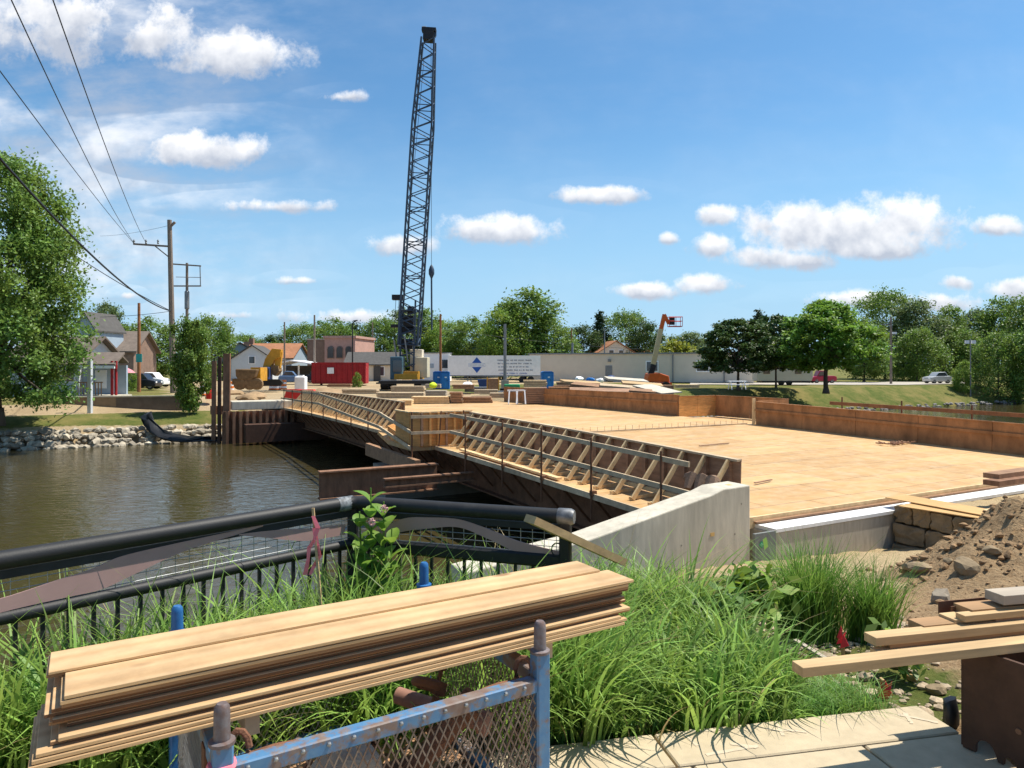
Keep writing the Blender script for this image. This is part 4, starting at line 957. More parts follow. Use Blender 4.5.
def make_tree(seed, n, nclump, leaf, m_leaf, prof, trunk_h=.3, csd=.05, tr=.022, crown0=.22, limbs=9):
    """unit height tree; returns (trunk mesh, crown mesh)"""
    rs, cl, c = crown_pts(seed, n, nclump, csd, prof)
    c = c.copy(); c[:, 2] = crown0 + c[:, 2] * (1 - crown0); cl = cl.copy(); cl[:, 2] = crown0 + cl[:, 2] * (1 - crown0)
    me = quads_mesh('crown', leaf_quads(rs, c, leaf), [m_leaf])
    k = MB(); rn = random.Random(seed)
    k.tube([(0, 0, -.03), (rn.uniform(-.01, .01), rn.uniform(-.01, .01), trunk_h * .5), (0.005, 0, trunk_h), (rn.uniform(-.02, .02), 0, .62)], tr, 8, tr * .45)
    k.tube([(0, 0, -.03), (0, 0, .04)], tr * 1.5, 8, tr * .95)
    for j in range(limbs):
        q = cl[rs.randint(0, nclump)]; z0 = trunk_h * rn.uniform(.75, 1.25)
        q = V(q); m_ = V((q.x * .45, q.y * .45, z0 + (q.z - z0) * .55)); k.tube([(0, 0, z0), m_, q], tr * .5, 5, tr * .12)
    tm = bpy.data.meshes.new('trunk'); tm.from_pydata(k.v, [], k.f); tm.materials.append(m_bark); tm.polygons.foreach_set('use_smooth', [True] * len(tm.polygons)); tm.update()
    return tm, me
def put_tree(kind, loc, hgt, wid, label, name='tree', rz=None, group=None):
    tm, me = TREES[kind]; sx = wid / TW[kind] / hgt if wid else 1
    t = thing(name, loc, label, 'tree', group)
    rz = random.uniform(0, 6.28) if rz is None else rz
    for nm, ms in (('trunk', tm), ('crown', me)):
        o = bpy.data.objects.new(nm, ms); COL.objects.link(o); o.parent = t
        o.scale = (hgt * sx, hgt * sx, hgt); o.rotation_euler = (0, 0, rz)
    return t
lf_mid = leafmat('leaf_mid', (.135, .225, .04)); lf_dk = leafmat('leaf_dark', (.06, .11, .025), trans=.18)
lf_lt = leafmat('leaf_light', (.16, .26, .04), trans=.35); lf_yel = leafmat('leaf_yellowgreen', (.24, .27, .03)); lf_con = leafmat('leaf_conifer', (.045, .08, .035), trans=.1)
lf_big = leafmat('leaf_big_tree', (.145, .245, .048), var=.4); lf_gry = leafmat('leaf_greygreen', (.125, .18, .065)); lf_br = leafmat('leaf_bright', (.135, .26, .035), trans=.35)
def ell(z): return .46 * math.sqrt(max(0, 1 - (2 * z - 1) ** 2)) ** .9
def dome(z): return .5 * (1 - max(0, z - .25) / .75 * max(0, z - .25) / .75) ** .6 * (.65 + .35 * min(1, z / .25))
def tall(z): return .33 * math.sqrt(max(0, 1 - (2 * z - .95) ** 2 / 1.1))
def cone(z): return .30 * (1 - z) ** .9 + .01
def broad(z): return .62 * math.sqrt(max(0, 1 - ((z - .45) / .56) ** 2))
def bush(z): return .62 * math.sqrt(max(0, 1 - (max(0, z - .12) / .88) ** 2))
TREES = {
 'round': make_tree(1, 15000, 190, .023, lf_mid, ell, .25, .055, crown0=.08),
 'round2': make_tree(2, 15000, 180, .023, lf_lt, ell, .28, .06, crown0=.06),
 'dark': make_tree(3, 15000, 190, .023, lf_dk, dome, .22, .052, crown0=.06),
 'tall': make_tree(4, 14000, 180, .022, lf_gry, tall, .3, .05, crown0=.05),
 'tall2': make_tree(5, 14000, 180, .022, lf_mid, tall, .3, .045, crown0=.06),
 'cone': make_tree(6, 6000, 160, .028, lf_con, cone, .12, .032, crown0=.06, limbs=3),
 'broad': make_tree(7, 17000, 210, .022, lf_mid, broad, .25, .055, crown0=.05),
 'bush': make_tree(8, 10000, 110, .034, lf_lt, bush, .12, .07, crown0=.0, limbs=4),
 'bushdk': make_tree(9, 16000, 160, .025, lf_mid, bush, .12, .065, crown0=.0, limbs=4),
 'yellow': make_tree(10, 5000, 70, .06, lf_yel, bush, .12, .08, crown0=.0, limbs=3),
 'maple': make_tree(12, 26000, 260, .030, lf_dk, lambda z: .60 * math.sqrt(max(0, 1 - ((z - .42) / .60) ** 2)), .30, .036, tr=.024, crown0=.27, limbs=14),
 'maple2': make_tree(13, 30000, 320, .024, lf_br, dome, .28, .034, tr=.026, crown0=.24, limbs=14),
 'big': make_tree(14, 85000, 420, .012, lf_big, lambda z: .40 * math.sqrt(max(0, 1 - ((z - .36) / .66) ** 2)), .22, .038, tr=.018, crown0=.07, limbs=18),
 'sapling': make_tree(15, 20000, 150, .027, lf_mid, lambda z: .36 * math.sqrt(max(0, 1 - ((z - .55) / .56) ** 2)) + .02, .3, .05, tr=.02, crown0=.08, limbs=12),
}
TW = {}
for q, (a, b) in TREES.items():
    cs = np.zeros(len(b.vertices) * 3); b.vertices.foreach_get('co', cs); cs = cs.reshape(-1, 3); rr = np.hypot(cs[:, 0], cs[:, 1]); TW[q] = 2 * np.percentile(rr, 96)
def T(kind, px, d, top, wpx, label, base=None, name='tree', group=None, rz=None):
    if group and px < 700: wpx *= 1.25
    x = (px - CX) / F * d; g = terr(x, d) if base is None else H - (base - HY) * d / F
    hgt = H - (top - HY) * d / F - g
    return put_tree(kind, V((x, d, g)), hgt * 1.01, wpx * d / F, label, name, rz, group)
# near banks
T('big', 0, 38, 160, 166, 'huge leafy tree on the left bank overhanging the stone edge', rz=.6, base=418)
T('sapling', 189, 44.5, 322, 38, 'slender bushy young tree on the left bank beside the rusty sheet piles')
T('maple', 738, 69, 322, 84, 'low dark green maple with a forked trunk before the long pale building', base=389)
T('maple', 776, 74, 318, 60, 'dark maple between the forked maple and the bright round tree', rz=2)
T('maple2', 826, 66, 303, 98, 'bright green dome shaped tree on the lawn by the white camper', base=391)
bgt = 'trees along the skyline'
T('tall', 108, 96, 306, 34, 'pale thin tree behind the brick house at the left', group=bgt)
T('round', 150, 92, 321, 56, 'green tree behind the rust coloured pole at the left', group=bgt)
T('bushdk', 212, 98, 318, 50, 'dense green tree behind the second utility pole', group=bgt)
T('dark', 276, 128, 335, 44, 'dark tree above the rust roofed house', group=bgt)
T('broad', 303, 122, 326, 52, 'wide tree between the blue house and the thin pole left of the dumpster', group=bgt)
T('round', 331, 128, 321, 46, 'tree above the left end of the red dumpster', group=bgt)
T('dark', 352, 135, 324, 46, 'dark tree behind the black street lamp', group=bgt)
T('broad', 381, 124, 320, 50, 'tree just left of the crane boom', group=bgt)
T('tall', 404, 130, 312, 40, 'tall tree right behind the crane mast', group=bgt)
T('tall2', 428, 132, 311, 38, 'feathery tree right of the crane hook line', group=bgt)
T('round2', 450, 126, 324, 44, 'light green tree behind the rust pipe pole', group=bgt)
T('round', 470, 118, 320, 50, 'rounded tree behind the left half of the white trailer', group=bgt)
T('tall2', 524, 108, 291, 62, 'tallest tree of the skyline, standing above the trailer lettering', group=bgt)
T('round2', 503, 104, 312, 44, 'light tree tucked against the left of the tallest skyline tree', group=bgt)
T('round', 551, 112, 322, 46, 'rounded tree at the right foot of the tallest skyline tree', group=bgt)
T('dark', 583, 125, 326, 38, 'dark tree left of the brown roofed house', group=bgt)
T('cone', 600, 128, 313, 26, 'pointed conifer above the brown roofed house', group=bgt, name='conifer_tree')
T('broad', 626, 130, 314, 56, 'broad tree above the rust roof beside the lift boom', group=bgt)
T('dark', 646, 124, 322, 34, 'darker tree just behind the lift boom', group=bgt)
T('tall', 690, 135, 334, 46, 'pale tree between the lift basket and the dark maple', group=bgt)
T('yellow', 676, 106, 342, 44, 'yellow green bush above the pale building roof', group=bgt)
T('cone', 758, 96, 312, 30, 'conifer tip rising behind the dark maples', group=bgt, name='conifer_tree')
T('broad', 885, 118, 294, 78, 'tall tree behind the right hand light pole', group=bgt)
T('round', 864, 100, 322, 60, 'green tree against the right side of the bright dome tree', group=bgt)
T('tall', 916, 112, 303, 60, 'high loose tree right of the light pole', group=bgt)
T('bushdk', 917, 104, 330, 58, 'broad willow-like tree behind the silver car', group=bgt)
T('tall2', 948, 115, 308, 40, 'slim tree in the row behind the silver car', group=bgt)
T('round', 960, 108, 330, 46, 'tree behind the small light pole at the right', group=bgt)
T('tall', 975, 120, 312, 44, 'loose tree far back behind the right river bend', group=bgt)
T('tall2', 1003, 110, 299, 52, 'high tree by the right frame edge, behind the waterside bush', group=bgt)
T('broad', 1036, 104, 298, 74, 'tree cut by the right frame edge', group=bgt)
T('bushdk', 998, 86, 334, 56, 'large dark bush overhanging the water on the right bank')
T('bushdk', 1040, 84, 326, 66, 'dark waterside tree at the right frame edge', rz=1)
T('bush', 963, 85, 362, 24, 'small light green bush at the left foot of the waterside bushes')
T('bushdk', 700, 150, 340, 60, 'far tree low behind the pale building by the yellow bush', group=bgt)
T('broad', 240, 150, 336, 60, 'far tree low behind the blue houses', group=bgt)
T('bush', 129, 62, 371, 16, 'small clipped bush by the driveway at the left')
T('bush', 357, 74, 373, 10, 'weedy shrub beside the crane by the white office', name='shrub')

# ------------------------------------------------------------------ grass blades
def blades(rs, roots, hgt, width, bend, droop, seg=6, wind=(.0, .0), dirs=None):
    n = len(roots); th = rs.uniform(0, 6.28, n); cx, sx_ = (np.cos(th), np.sin(th)) if dirs is None else (dirs[:, 0], dirs[:, 1])
    dr = np.stack([cx + wind[0], sx_ + wind[1], np.zeros(n)], 1)
    dr /= np.linalg.norm(dr, axis=1)[:, None]; sd = np.stack([-dr[:, 1], dr[:, 0], np.zeros(n)], 1)
    tw = rs.uniform(-.9, .9, n); sd = sd * np.cos(tw)[:, None] + dr * np.sin(tw)[:, None]
    b = (bend * rs.uniform(.3, 1.5, n))[:, None]; dp = (droop * rs.uniform(.2, 1.5, n))[:, None]; hh = hgt[:, None]
    vs = []
    for i in range(seg + 1):
        t = i / seg; c = roots + dr * hh * (b * .35 * t + b * t ** 2.2) + np.array([0, 0, 1.]) * hh * (t - dp * t ** 2.6)
        w = width[:, None] * (1 - t ** 1.8) * (.75 + .25 * min(1, t * 4)) * .5 + .0004
        vs += [c - sd * w, c + sd * w]
    A = np.stack(vs, 1)                              # n, 2(seg+1), 3
    nv = 2 * (seg + 1); base = np.arange(n)[:, None, None] * nv
    q = np.array([[2 * i, 2 * i + 1, 2 * i + 3, 2 * i + 2] for i in range(seg)])[None]
    return A.reshape(-1, 3), (base + q).reshape(-1, 4)
def blade_mesh(name, parts, m):
    vo = np.concatenate([p[0] for p in parts]); off = 0; fo = []
    for p in parts: fo.append(p[1] + off); off += len(p[0])
    fo = np.concatenate(fo); n = len(fo); me = bpy.data.meshes.new(name)
    me.vertices.add(len(vo)); me.vertices.foreach_set('co', vo.reshape(-1)); me.loops.add(4 * n); me.loops.foreach_set('vertex_index', fo.reshape(-1).astype(np.int32))
    me.polygons.add(n); me.polygons.foreach_set('loop_start', np.arange(0, 4 * n, 4, dtype=np.int32)); me.polygons.foreach_set('loop_total', np.full(n, 4, dtype=np.int32))
    me.polygons.foreach_set('use_smooth', np.ones(n, dtype=bool)); me.materials.append(m); me.update(calc_edges=True); return me
gl_a = leafmat('grass_blade', (.20, .325, .065), var=.5, trans=.35, hue=.015)
gl_b = leafmat('grass_blade_dark', (.14, .265, .045), var=.4, trans=.3)
rs = np.random.RandomState(21)
def scatter(n, fn, hfn):
    out = []; 
    while len(out) < n:
        x, y = rs.uniform(-4.6, 3.4), rs.uniform(2.0, 8.0)
        p = fn(x, y)
        if p > 0 and rs.uniform() < p * (.45 + .75 * (.5 + .5 * nz3(x, y, 1.6))): out.append((x, y, terr(x, y) - .02, hfn(x, y)))
    return np.array(out)
def railside(x, y):                                  # >0 on the walk side of the railing
    a = (RC.x - RL.x) * (y - RL.y) - (RC.y - RL.y) * (x - RL.x)
    b = (RR.x - RC.x) * (y - RC.y) - (RR.y - RC.y) * (x - RC.x)
    return a < -.12 and b < -.10
def dens1(x, y):
    o = off_edge(x, y)
    if o < .03 or not railside(x, y): return 0
    if x > .4 - .05 * o: return 0
    return 1
def dens2(x, y):                                     # lush patch right of the rack
    o = off_edge(x, y); t_ = (x - .18) * .98 + (y - 3.1) * .198
    if o < .03 or x < -.05: return 0
    r = 1.34 + .10 * o + .05 * nz3(y, x, 2)
    if t_ > r or o > 3.0: return 0
    return 1 if o > .12 else .35
def dens3(x, y):                                     # thin fringe further right
    o = off_edge(x, y); t_ = (x - .18) * .98 + (y - 3.1) * .198
    return .8 if .03 < o < .5 and 1.0 < t_ < 1.72 else 0
def tallness(x, y): return .5 + .5 * nz3(x, y, .9)

def tufts(n, fn, hfn, k0, k1, spread, w0, w1, bend, droop, wind):
    C = scatter(n, fn, hfn); rt = []; hh = []; dd = []
    for x, y, z, h in C:
        m = rs.randint(k0, k1); th = rs.uniform(0, 6.28, m); r = spread * rs.uniform(0, 1, m) ** .7; hs = h * rs.uniform(.7, 1.15)
        for a, q in zip(th, r):
            rt.append((x + q * math.cos(a), y + q * math.sin(a), z)); hh.append(hs * rs.uniform(.5, 1.15)); dd.append((math.cos(a + rs.normal() * .5), math.sin(a + rs.normal() * .5)))
    rt = np.array(rt); return blades(rs, rt, np.array(hh), rs.uniform(w0, w1, len(rt)), bend, droop, 7, wind, np.array(dd))
A2b = scatter(4200, dens2, lambda x, y: .16 + .12 * rs.uniform()); A3 = scatter(1600, dens3, lambda x, y: .12 + .10 * rs.uniform())
def hj(a): return a[:, 3] * rs.uniform(.6, 1.25, len(a))
parts = [tufts(680, dens1, lambda x, y: .68 + .24 * tallness(x, y), 14, 24, .09, .012, .025, .38, .40, (.25, -.1)),
         tufts(400, dens2, lambda x, y: min(.66, .40 + .36 * off_edge(x, y)) * (.85 + .35 * tallness(x, y)), 13, 24, .09, .013, .027, .40, .42, (.1, -.3))]
gm = blade_mesh('tall_grass', parts, gl_a); o = bpy.data.objects.new('tall_grass', gm); COL.objects.link(o); tag(o, 'tall bright green arching grass on the bank below the railing', 'grass', kind='stuff')
gm = blade_mesh('low_grass', [blades(rs, A2b[:, :3], hj(A2b), rs.uniform(.004, .007, len(A2b)), .6, .35, 5), blades(rs, A3[:, :3], hj(A3), rs.uniform(.003, .006, len(A3)), .7, .35, 5)], gl_b)
o = bpy.data.objects.new('low_grass', gm); COL.objects.link(o); tag(o, 'short darker grass along the sidewalk edge under the tall blades', 'grass', kind='stuff')
parts = [tufts(46, dens1, lambda x, y: .6 + .3 * tallness(x, y), 3, 7, .12, .006, .012, .5, .3, (.2, -.1)), tufts(60, dens2, lambda x, y: min(.8, .4 + .4 * off_edge(x, y)), 3, 7, .12, .006, .012, .6, .45, (.1, -.3))]
gm = blade_mesh('dry_grass', parts, leafmat('grass_blade_straw', (.34, .27, .12), var=.3, trans=.2)); o = bpy.data.objects.new('dry_grass', gm); COL.objects.link(o); tag(o, 'scattered straw coloured dead blades among the tall green grass', 'dry grass', kind='stuff')
def clump(px, d, n, hgt, lab, spread=.14):
    x = (px - CX) / F * d; z = terr(x, d) - .02; r = rs.normal(size=(n, 3)) * np.array([spread, spread, 0]) + np.array([0, 0, 0.])
    me_ = blade_mesh('grass_clump', [blades(rs, r, hgt * rs.uniform(.55, 1.15, n), rs.uniform(.006, .011, n), .34, .12)], gl_b)
    o = bpy.data.objects.new('grass_clump', me_); COL.objects.link(o); o.location = (x, d, z); return tag(o, lab, 'ornamental grass', 'ornamental grass clumps')
clump(808, 5.35, 1300, .74, 'large dark green grass clump in front of the grey abutment', .085)
clump(872, 5.25, 650, .60, 'smaller grass clump between the big clump and the plank pile', .065)
# broad leaf weeds
def weed(px, py, d, n, sz, lab, m, hgt, name='weed'):
    x = (px - CX) / F * d; z = H - (py - HY) * d / F; zb = terr(x, d)
    t = thing(name, V((x, d, zb)), lab, 'weed', 'broad leaved weeds')
    c = rs.normal(size=(n, 3)) * np.array([.11, .11, .10]) * hgt / .4 + np.array([0, 0, z - zb]); me_ = quads_mesh('leaf', leaf_quads(rs, c, sz, .8, 1.8), [m]); o = bpy.data.objects.new('leaf', me_); COL.objects.link(o); o.parent = t; o['kind'] = 'stuff'
    k = MB()
    for j in range(5): k.tube([V((x, d, zb)), V((x, d, 0)) + V((rs.normal() * .05, rs.normal() * .05, z))], .006, 5)
    k.build('stem', gl_b, t); return t
weed(752, 592, 5.0, 260, .075, 'light yellow green leafy weed between grass and wing wall foot', leafmat('weed_leaf', (.17, .27, .03)), .35)
weed(728, 612, 4.7, 200, .06, 'pale leafy weed rising out of the lush grass patch', leafmat('weed_leaf_pale', (.12, .22, .05)), .3)
weed(905, 650, 4.3, 120, .05, 'sparse small weed among the rubble under the planks', gl_a, .25)
weed(615, 705, 3.4, 60, .05, 'small broad-leaved weed at the sidewalk edge beside the rack', leafmat('weed_leaf_mid', (.10, .20, .03)), .25)
# milkweed in front of the railing corner
mw = thing('milkweed', V((-.80, 4.02, terr(-.8, 4.02))), 'leafy milkweed with pink flower heads in front of the railing corner post', 'flowering plant')
m_mw = leafmat('milkweed_leaf', (.16, .29, .045), var=.25, trans=.4)
rn = random.Random(4)
def leafshape(base, d_, up_, ln, w):
    d_ = d_.normalized(); s_ = d_.cross(up_).normalized(); u_ = s_.cross(d_); n_ = 7; vs = []; fs = []
    for i in range(n_):
        t_ = i / (n_ - 1); ww_ = w * math.sin(math.pi * min(1, t_ * .93 + .07)) ** .8 * .5; c = base + d_ * ln * t_ + u_ * ln * (.25 * t_ - .45 * t_ * t_)
        vs += [c - s_ * ww_ + u_ * ww_ * .35, c, c + s_ * ww_ + u_ * ww_ * .35]
    for i in range(n_ - 1): fs += [(i * 3, i * 3 + 1, i * 3 + 4, i * 3 + 3), (i * 3 + 1, i * 3 + 2, i * 3 + 5, i * 3 + 4)]
    return vs, fs
for j, (dx, dy, top) in enumerate(((0, 0, .96), (.05, .02, .88), (-.05, .03, .82), (.09, -.04, .74), (-.02, -.05, .70), (.03, .05, .62))):
    b = V((-.80 + dx, 4.02 + dy, terr(-.8, 4.02))); tp = V((b.x + dx * .4, b.y, top)); MB().tube([b, b * .5 + tp * .5 + V((.01, 0, 0)), tp], .007, 6, .004).build('stem', gl_b, mw)
    nl = int((top - b.z) / .085)
    for i in range(2, nl):
        t_ = i / nl; p = b + (tp - b) * t_; a_ = i * 1.57 + j
        for s_ in (0, math.pi):
            k = MB(); v_, f_ = leafshape(p, V((math.cos(a_ + s_), math.sin(a_ + s_), .55 + .5 * t_)), UP, rn.uniform(.14, .20) * (1 - .35 * t_), .075); k.add(v_, f_); k.build('leaf', m_mw, mw, smooth=True)
m_fl = mat('milkweed_flower', (.62, .36, .34), .8, .25, 40, island=.3)
for (px, py) in ((384, 509), (372, 522)):
    k = MB(); c = W(px, 3.85, py=py)
    for i in range(22):
        n_ = V((rn.gauss(0, 1), rn.gauss(0, 1), rn.gauss(0, 1))).normalized() * .018; k.box(c + n_, (.008, .008, .008))
    k.build('flower_head', m_fl, mw)
# pink ribbon stake
st = thing('ribbon_stake', W(318, 3.55, z=terr(-.97, 3.55)), 'thin wooden stake with a long pink ribbon by the railing corner', 'stake')
a = W(313, 3.55, py=508); b_ = W(322, 3.5, py=600); MB().beam(b_ - UP * .1, a, .012, .012, V((1, 0, 0))).build('stick', m_plank, st)
k = MB(); pts = [(313, 516), (318, 528), (314, 540), (309, 548), (308, 560), (305, 575)]; pt2 = [(314, 528), (317, 545), (320, 556), (314, 566), (310, 575)]
for P_ in (pts, pt2):
    q = [W(px, 3.53, py=py) for px, py in P_]
    for i in range(len(q) - 1):
        w0, w1 = .008 + .003 * (i % 2), .008 + .003 * ((i + 1) % 2); X = V((1, .3 * (-1) ** i, 0)) ; k.add([q[i] - X * w0, q[i] + X * w0, q[i + 1] + X * w1, q[i + 1] - X * w1, q[i] - X * w0 + V((0, .002, 0)), q[i] + X * w0 + V((0, .002, 0)), q[i + 1] + X * w1 + V((0, .002, 0)), q[i + 1] - X * w1 + V((0, .002, 0))], [(0, 1, 2, 3), (7, 6, 5, 4)])
k.build('ribbon', m_pinkrib, st)
# survey stakes with red flags
for px, py, d, lab in ((842, 640, 4.5, 'red survey flag on a pale stake between the two grass clumps'), (882, 690, 3.75, 'small red survey flag low at the sidewalk edge')):
    p = W(px, d, py=py); g = terr(p.x, p.y); t = thing('survey_flag', V((p.x, p.y, g)), lab, 'survey flag')
    MB().beam(V((p.x + .02, p.y + .01, g - .05)), p + UP * .06, .03, .012, V((1, 0, 0))).build('stake', m_plank, t)
    k = MB()
    for q in range(4): 
        c = p + V((rn.uniform(-.05, .04), rn.uniform(-.03, .0), rn.uniform(-.02, .05))); a_ = rn.uniform(-.8, .8)
        k.prism([c + V((-.02, 0, -.03 - .02 * a_)), c + V((.022 + .02 * a_, -.01, -.02)), c + V((.012 - .02 * a_, .0, .04 + .02 * a_))], (0.002, .003, 0))
    k.build('ribbon', m_redflag, t)
o = MB().beam(W(795, 4.2, py=640), W(828, 4.0, py=660), .03, .012).build('fallen_stake', m_plankgr); tag(o, 'fallen grey stake with a red tip lying in the grass', 'stake')
# black plastic bag in the rubble
k = MB(); k.rock(W(951, 3.35, py=713), .07, 5, 2, (.7, .5, 1.3), .5); tag(k.build('plastic_scrap', m_tarp, smooth=True), 'crumpled black plastic scrap beside the steel box', 'plastic scrap')

# ------------------------------------------------------------------ dirt, rubble and stone
def gp(x, y): return V((x, y, terr(x, y)))
rn = random.Random(17)
k = MB()
for i in range(7000):
    x, y = rn.uniform(3.2, 9.2), rn.uniform(5.6, 10.4); m_ = mound(x, y)
    if rn.random() > .15 + m_ * 2.2: continue
    r = .008 + .05 * rn.random() ** 6; p = gp(x, y); k.rock(p + UP * r * .25, r, rn.randint(0, 9999), 1, (1.2, 1, .8), .75, 4)
o = k.build('soil_clods', m_clod); tag(o, 'loose brown clods covering the dirt mound', 'soil clods', kind='stuff')
k = MB()
for i in range(900):
    x, y = rn.uniform(1.9, 3.4), rn.uniform(2.9, 6.2); r = .008 + .035 * rn.random() ** 3; k.rock(gp(x, y) + UP * r * .3, r, rn.randint(0, 9999), 1, (1.2, 1, .7), .4, 3)
o = k.build('rubble', mat('rubble_stone', (.36, .28, .19), .95, .3, 12, .3, 60, island=.35)); tag(o, 'small stones and rubble on the bare soil right of the sidewalk', 'rubble', kind='stuff')
boul = [(968, 572, .16, 7.0, (1.1, .8, .9), 'pale angular boulder set in the dirt mound face', m_stone), (921, 575, .16, 7.4, (1.5, .8, .55), 'flat topped brown rock casting a shadow low on the dirt mound', m_stone),
        (941, 603, .15, 6.0, (.9, .7, 1.0), 'grey rounded stone at the foot of the mound by the channel end', mat('grey_boulder', (.30, .25, .19), .95, .2, 6, .5, 20)), (912, 683, .05, 4.0, (1.4, .8, .8), 'orange brown stone in the rubble under the longest plank', mat('ochre_stone', (.48, .30, .13), .9, .2, 8)),
        (992, 548, .09, 7.6, (1.4, .9, .7), 'small tan stone high on the right of the dirt mound', m_stone), (948, 567, .07, 7.2, (1, 1, .7), 'small stone beside the angular boulder', m_stone), (890, 640, .08, 4.9, (1.2, .9, .8), 'grey stone behind the pale plank ends', m_stone), (935, 692, .06, 3.9, (1.2, 1, .8), 'greenish grey stone in the rubble by the steel box', m_stone)]
for px, py, r, d, sq, lab, m_ in boul:
    x = (px - CX) / F * d
    for it in range(30):                              # slide along the view line until it lies on the soil
        z = H - (py - HY) * d / F
        if z < terr(x, d): d -= .08
        else: d += .08
        x = (px - CX) / F * d
    o = MB().rock(V((x, d, terr(x, d) + r * .2)), r * .85, px, 2, sq, .3, 7).build('boulder', m_); tag(o, lab, 'rock', 'loose rocks on the bare soil')
# block wall perpendicular to the abutment
bw = thing('block_wall', B(-1.4, 3.4, -2.1), 'dry wall of brown limestone blocks standing against the grey abutment', 'block wall')
rn = random.Random(8)
rows = [(-2.12, .40), (-1.71, .36), (-1.34, .34)]
for ri, (z, h) in enumerate(rows):
    s = -.56
    while s > -2.75:
        ln = rn.choice([.36, .42, .5, .62]) * (1.2 if ri == 0 else 1); dep = rn.uniform(.34, .42); l = 3.26 + rn.uniform(-.04, .05) - (.05 if ri == 0 else 0)
        k = MB(); k.box(B(s - ln / 2, l + dep / 2, z + h / 2), (dep, ln - .04, h - .02), (V2, U2, UP))
        bm = bmesh.new(); me_ = bpy.data.meshes.new('t'); me_.from_pydata(k.v, [], k.f); bm.from_mesh(me_); bmesh.ops.subdivide_edges(bm, edges=bm.edges[:], cuts=3, use_grid_fill=True)
        for v in bm.verts: v.co += V((rn.gauss(0, .016), rn.gauss(0, .016), rn.gauss(0, .010)))
        k.v = [tuple(v.co) for v in bm.verts]; bm.verts.index_update(); k.f = [tuple(v.index for v in f.verts) for f in bm.faces]; bm.free(); bpy.data.meshes.remove(me_)
        o = k.build('block', m_stone, bw); bevel(o, .02, 2); s -= ln
PM = mat('plywood_sheet_orange', (.52, .31, .12), .75, .12, 3, .04, 40)
for s, l, w, ln, rz, dz, lab in ((-1.25, 3.80, .62, 2.0, -1.62, .22, 'orange plywood sheet lying on the block wall, upper of the two'), (-1.75, 3.52, .58, 2.0, -1.44, .19, 'orange plywood sheet overhanging the block wall nearest the mound')):
    d_ = (V2 * math.cos(rz) + U2 * math.sin(rz)).normalized(); p_ = UP.cross(d_)
    c = B(s, l, -1.165 + dz)
    o = MB().box(c, (ln, w, .016), (d_, p_, UP)).build('plywood_sheet', PM); tag(o, lab, 'plywood sheet')
for i, (px, py, d, lab) in enumerate(((1003, 476, 14.2, 'upper rusty timber lying by the deck edge at the right frame edge'), (1003, 483, 13.9, 'lower rusty timber lying by the deck edge at the right frame edge'))):
    p = W(px - 12, d, py=py); o = MB().beam(p, p + V2 * 2.5, .3, .1).build('timber', m_rust2 if i else m_lumbrown); tag(o, lab, 'timber', 'rusty timbers by the deck edge')
o = MB().beam(W(985, 12.0, py=512), W(1060, 11.5, py=500), .22, .06).build('timber', m_lumber); tag(o, 'pale timber on the sandy approach just above the mound', 'timber')
# ------------------------------------------------------------------ far yard, buildings, machines, left bank
def ax_(rz): c, s = math.cos(rz), math.sin(rz); return (V((c, s, 0)), V((-s, c, 0)), UP)
def G_(px, d, dz=0): x = (px - CX) / F * d; return V((x, d, terr(x, d) + dz))
def zpy(py, d): return H - (py - HY) * d / F
def bxp(parent, name, m, o, A, c, size):                   # box part at local coordinates (c = centre)
    return MB().box(o + A[0] * c[0] + A[1] * c[1] + A[2] * c[2], size, A).build(name, m, parent)
def house(name, px, d, rz, w, dp, hw, hr, mw, mr, lab, wins=(), axis='x', over=.35, chim=None, base=None):
    o = G_(px, d) if base is None else W(px, d, py=base); A = ax_(rz); t = thing(name, o, lab, 'house')
    P_ = lambda x, y, z: o + A[0] * x + A[1] * y + UP * z
    k = MB()
    if axis == 'x':                                         # ridge runs along local x
        k.prism([P_(-w / 2, -dp / 2, 0), P_(-w / 2, dp / 2, 0), P_(-w / 2, dp / 2, hw), P_(-w / 2, 0, hw + hr), P_(-w / 2, -dp / 2, hw)], A[0] * w)
    else:
        k.prism([P_(-w / 2, -dp / 2, 0), P_(-w / 2, -dp / 2, hw), P_(0, -dp / 2, hw + hr), P_(w / 2, -dp / 2, hw), P_(w / 2, -dp / 2, 0)], A[1] * dp)
    k.build('wall', mw, t)
    k = MB(); th = .14
    if axis == 'x':
        for sg in (-1, 1):
            e0, r0 = P_(-w / 2 - over, sg * (dp / 2 + over), hw - over * hr / (dp / 2) + .05), P_(-w / 2 - over, 0, hw + hr + .05)
            k.prism([e0, r0, r0 + UP * th, e0 + UP * th], A[0] * (w + 2 * over))
    else:
        for sg in (-1, 1):
            e0, r0 = P_(sg * (w / 2 + over), -dp / 2 - over, hw - over * hr / (w / 2) + .05), P_(0, -dp / 2 - over, hw + hr + .05)
            k.prism([e0, r0, r0 + UP * th, e0 + UP * th], A[1] * (dp + 2 * over))
    rf = k.build('roof', mr, t)
    if chim: MB().box(P_(*chim), (.7, .7, 1.5), A).build('chimney', m_brickd, rf)
    for x, z, ww_, hh_ in wins:
        f_ = MB().box(P_(x, -dp / 2 - .03, z), (ww_ + .2, .08, hh_ + .2), A).build('window', m_wht, t)
        MB().box(P_(x, -dp / 2 - .08, z), (ww_, .03, hh_), A).build('pane', m_glass, f_)
    return t, o, A
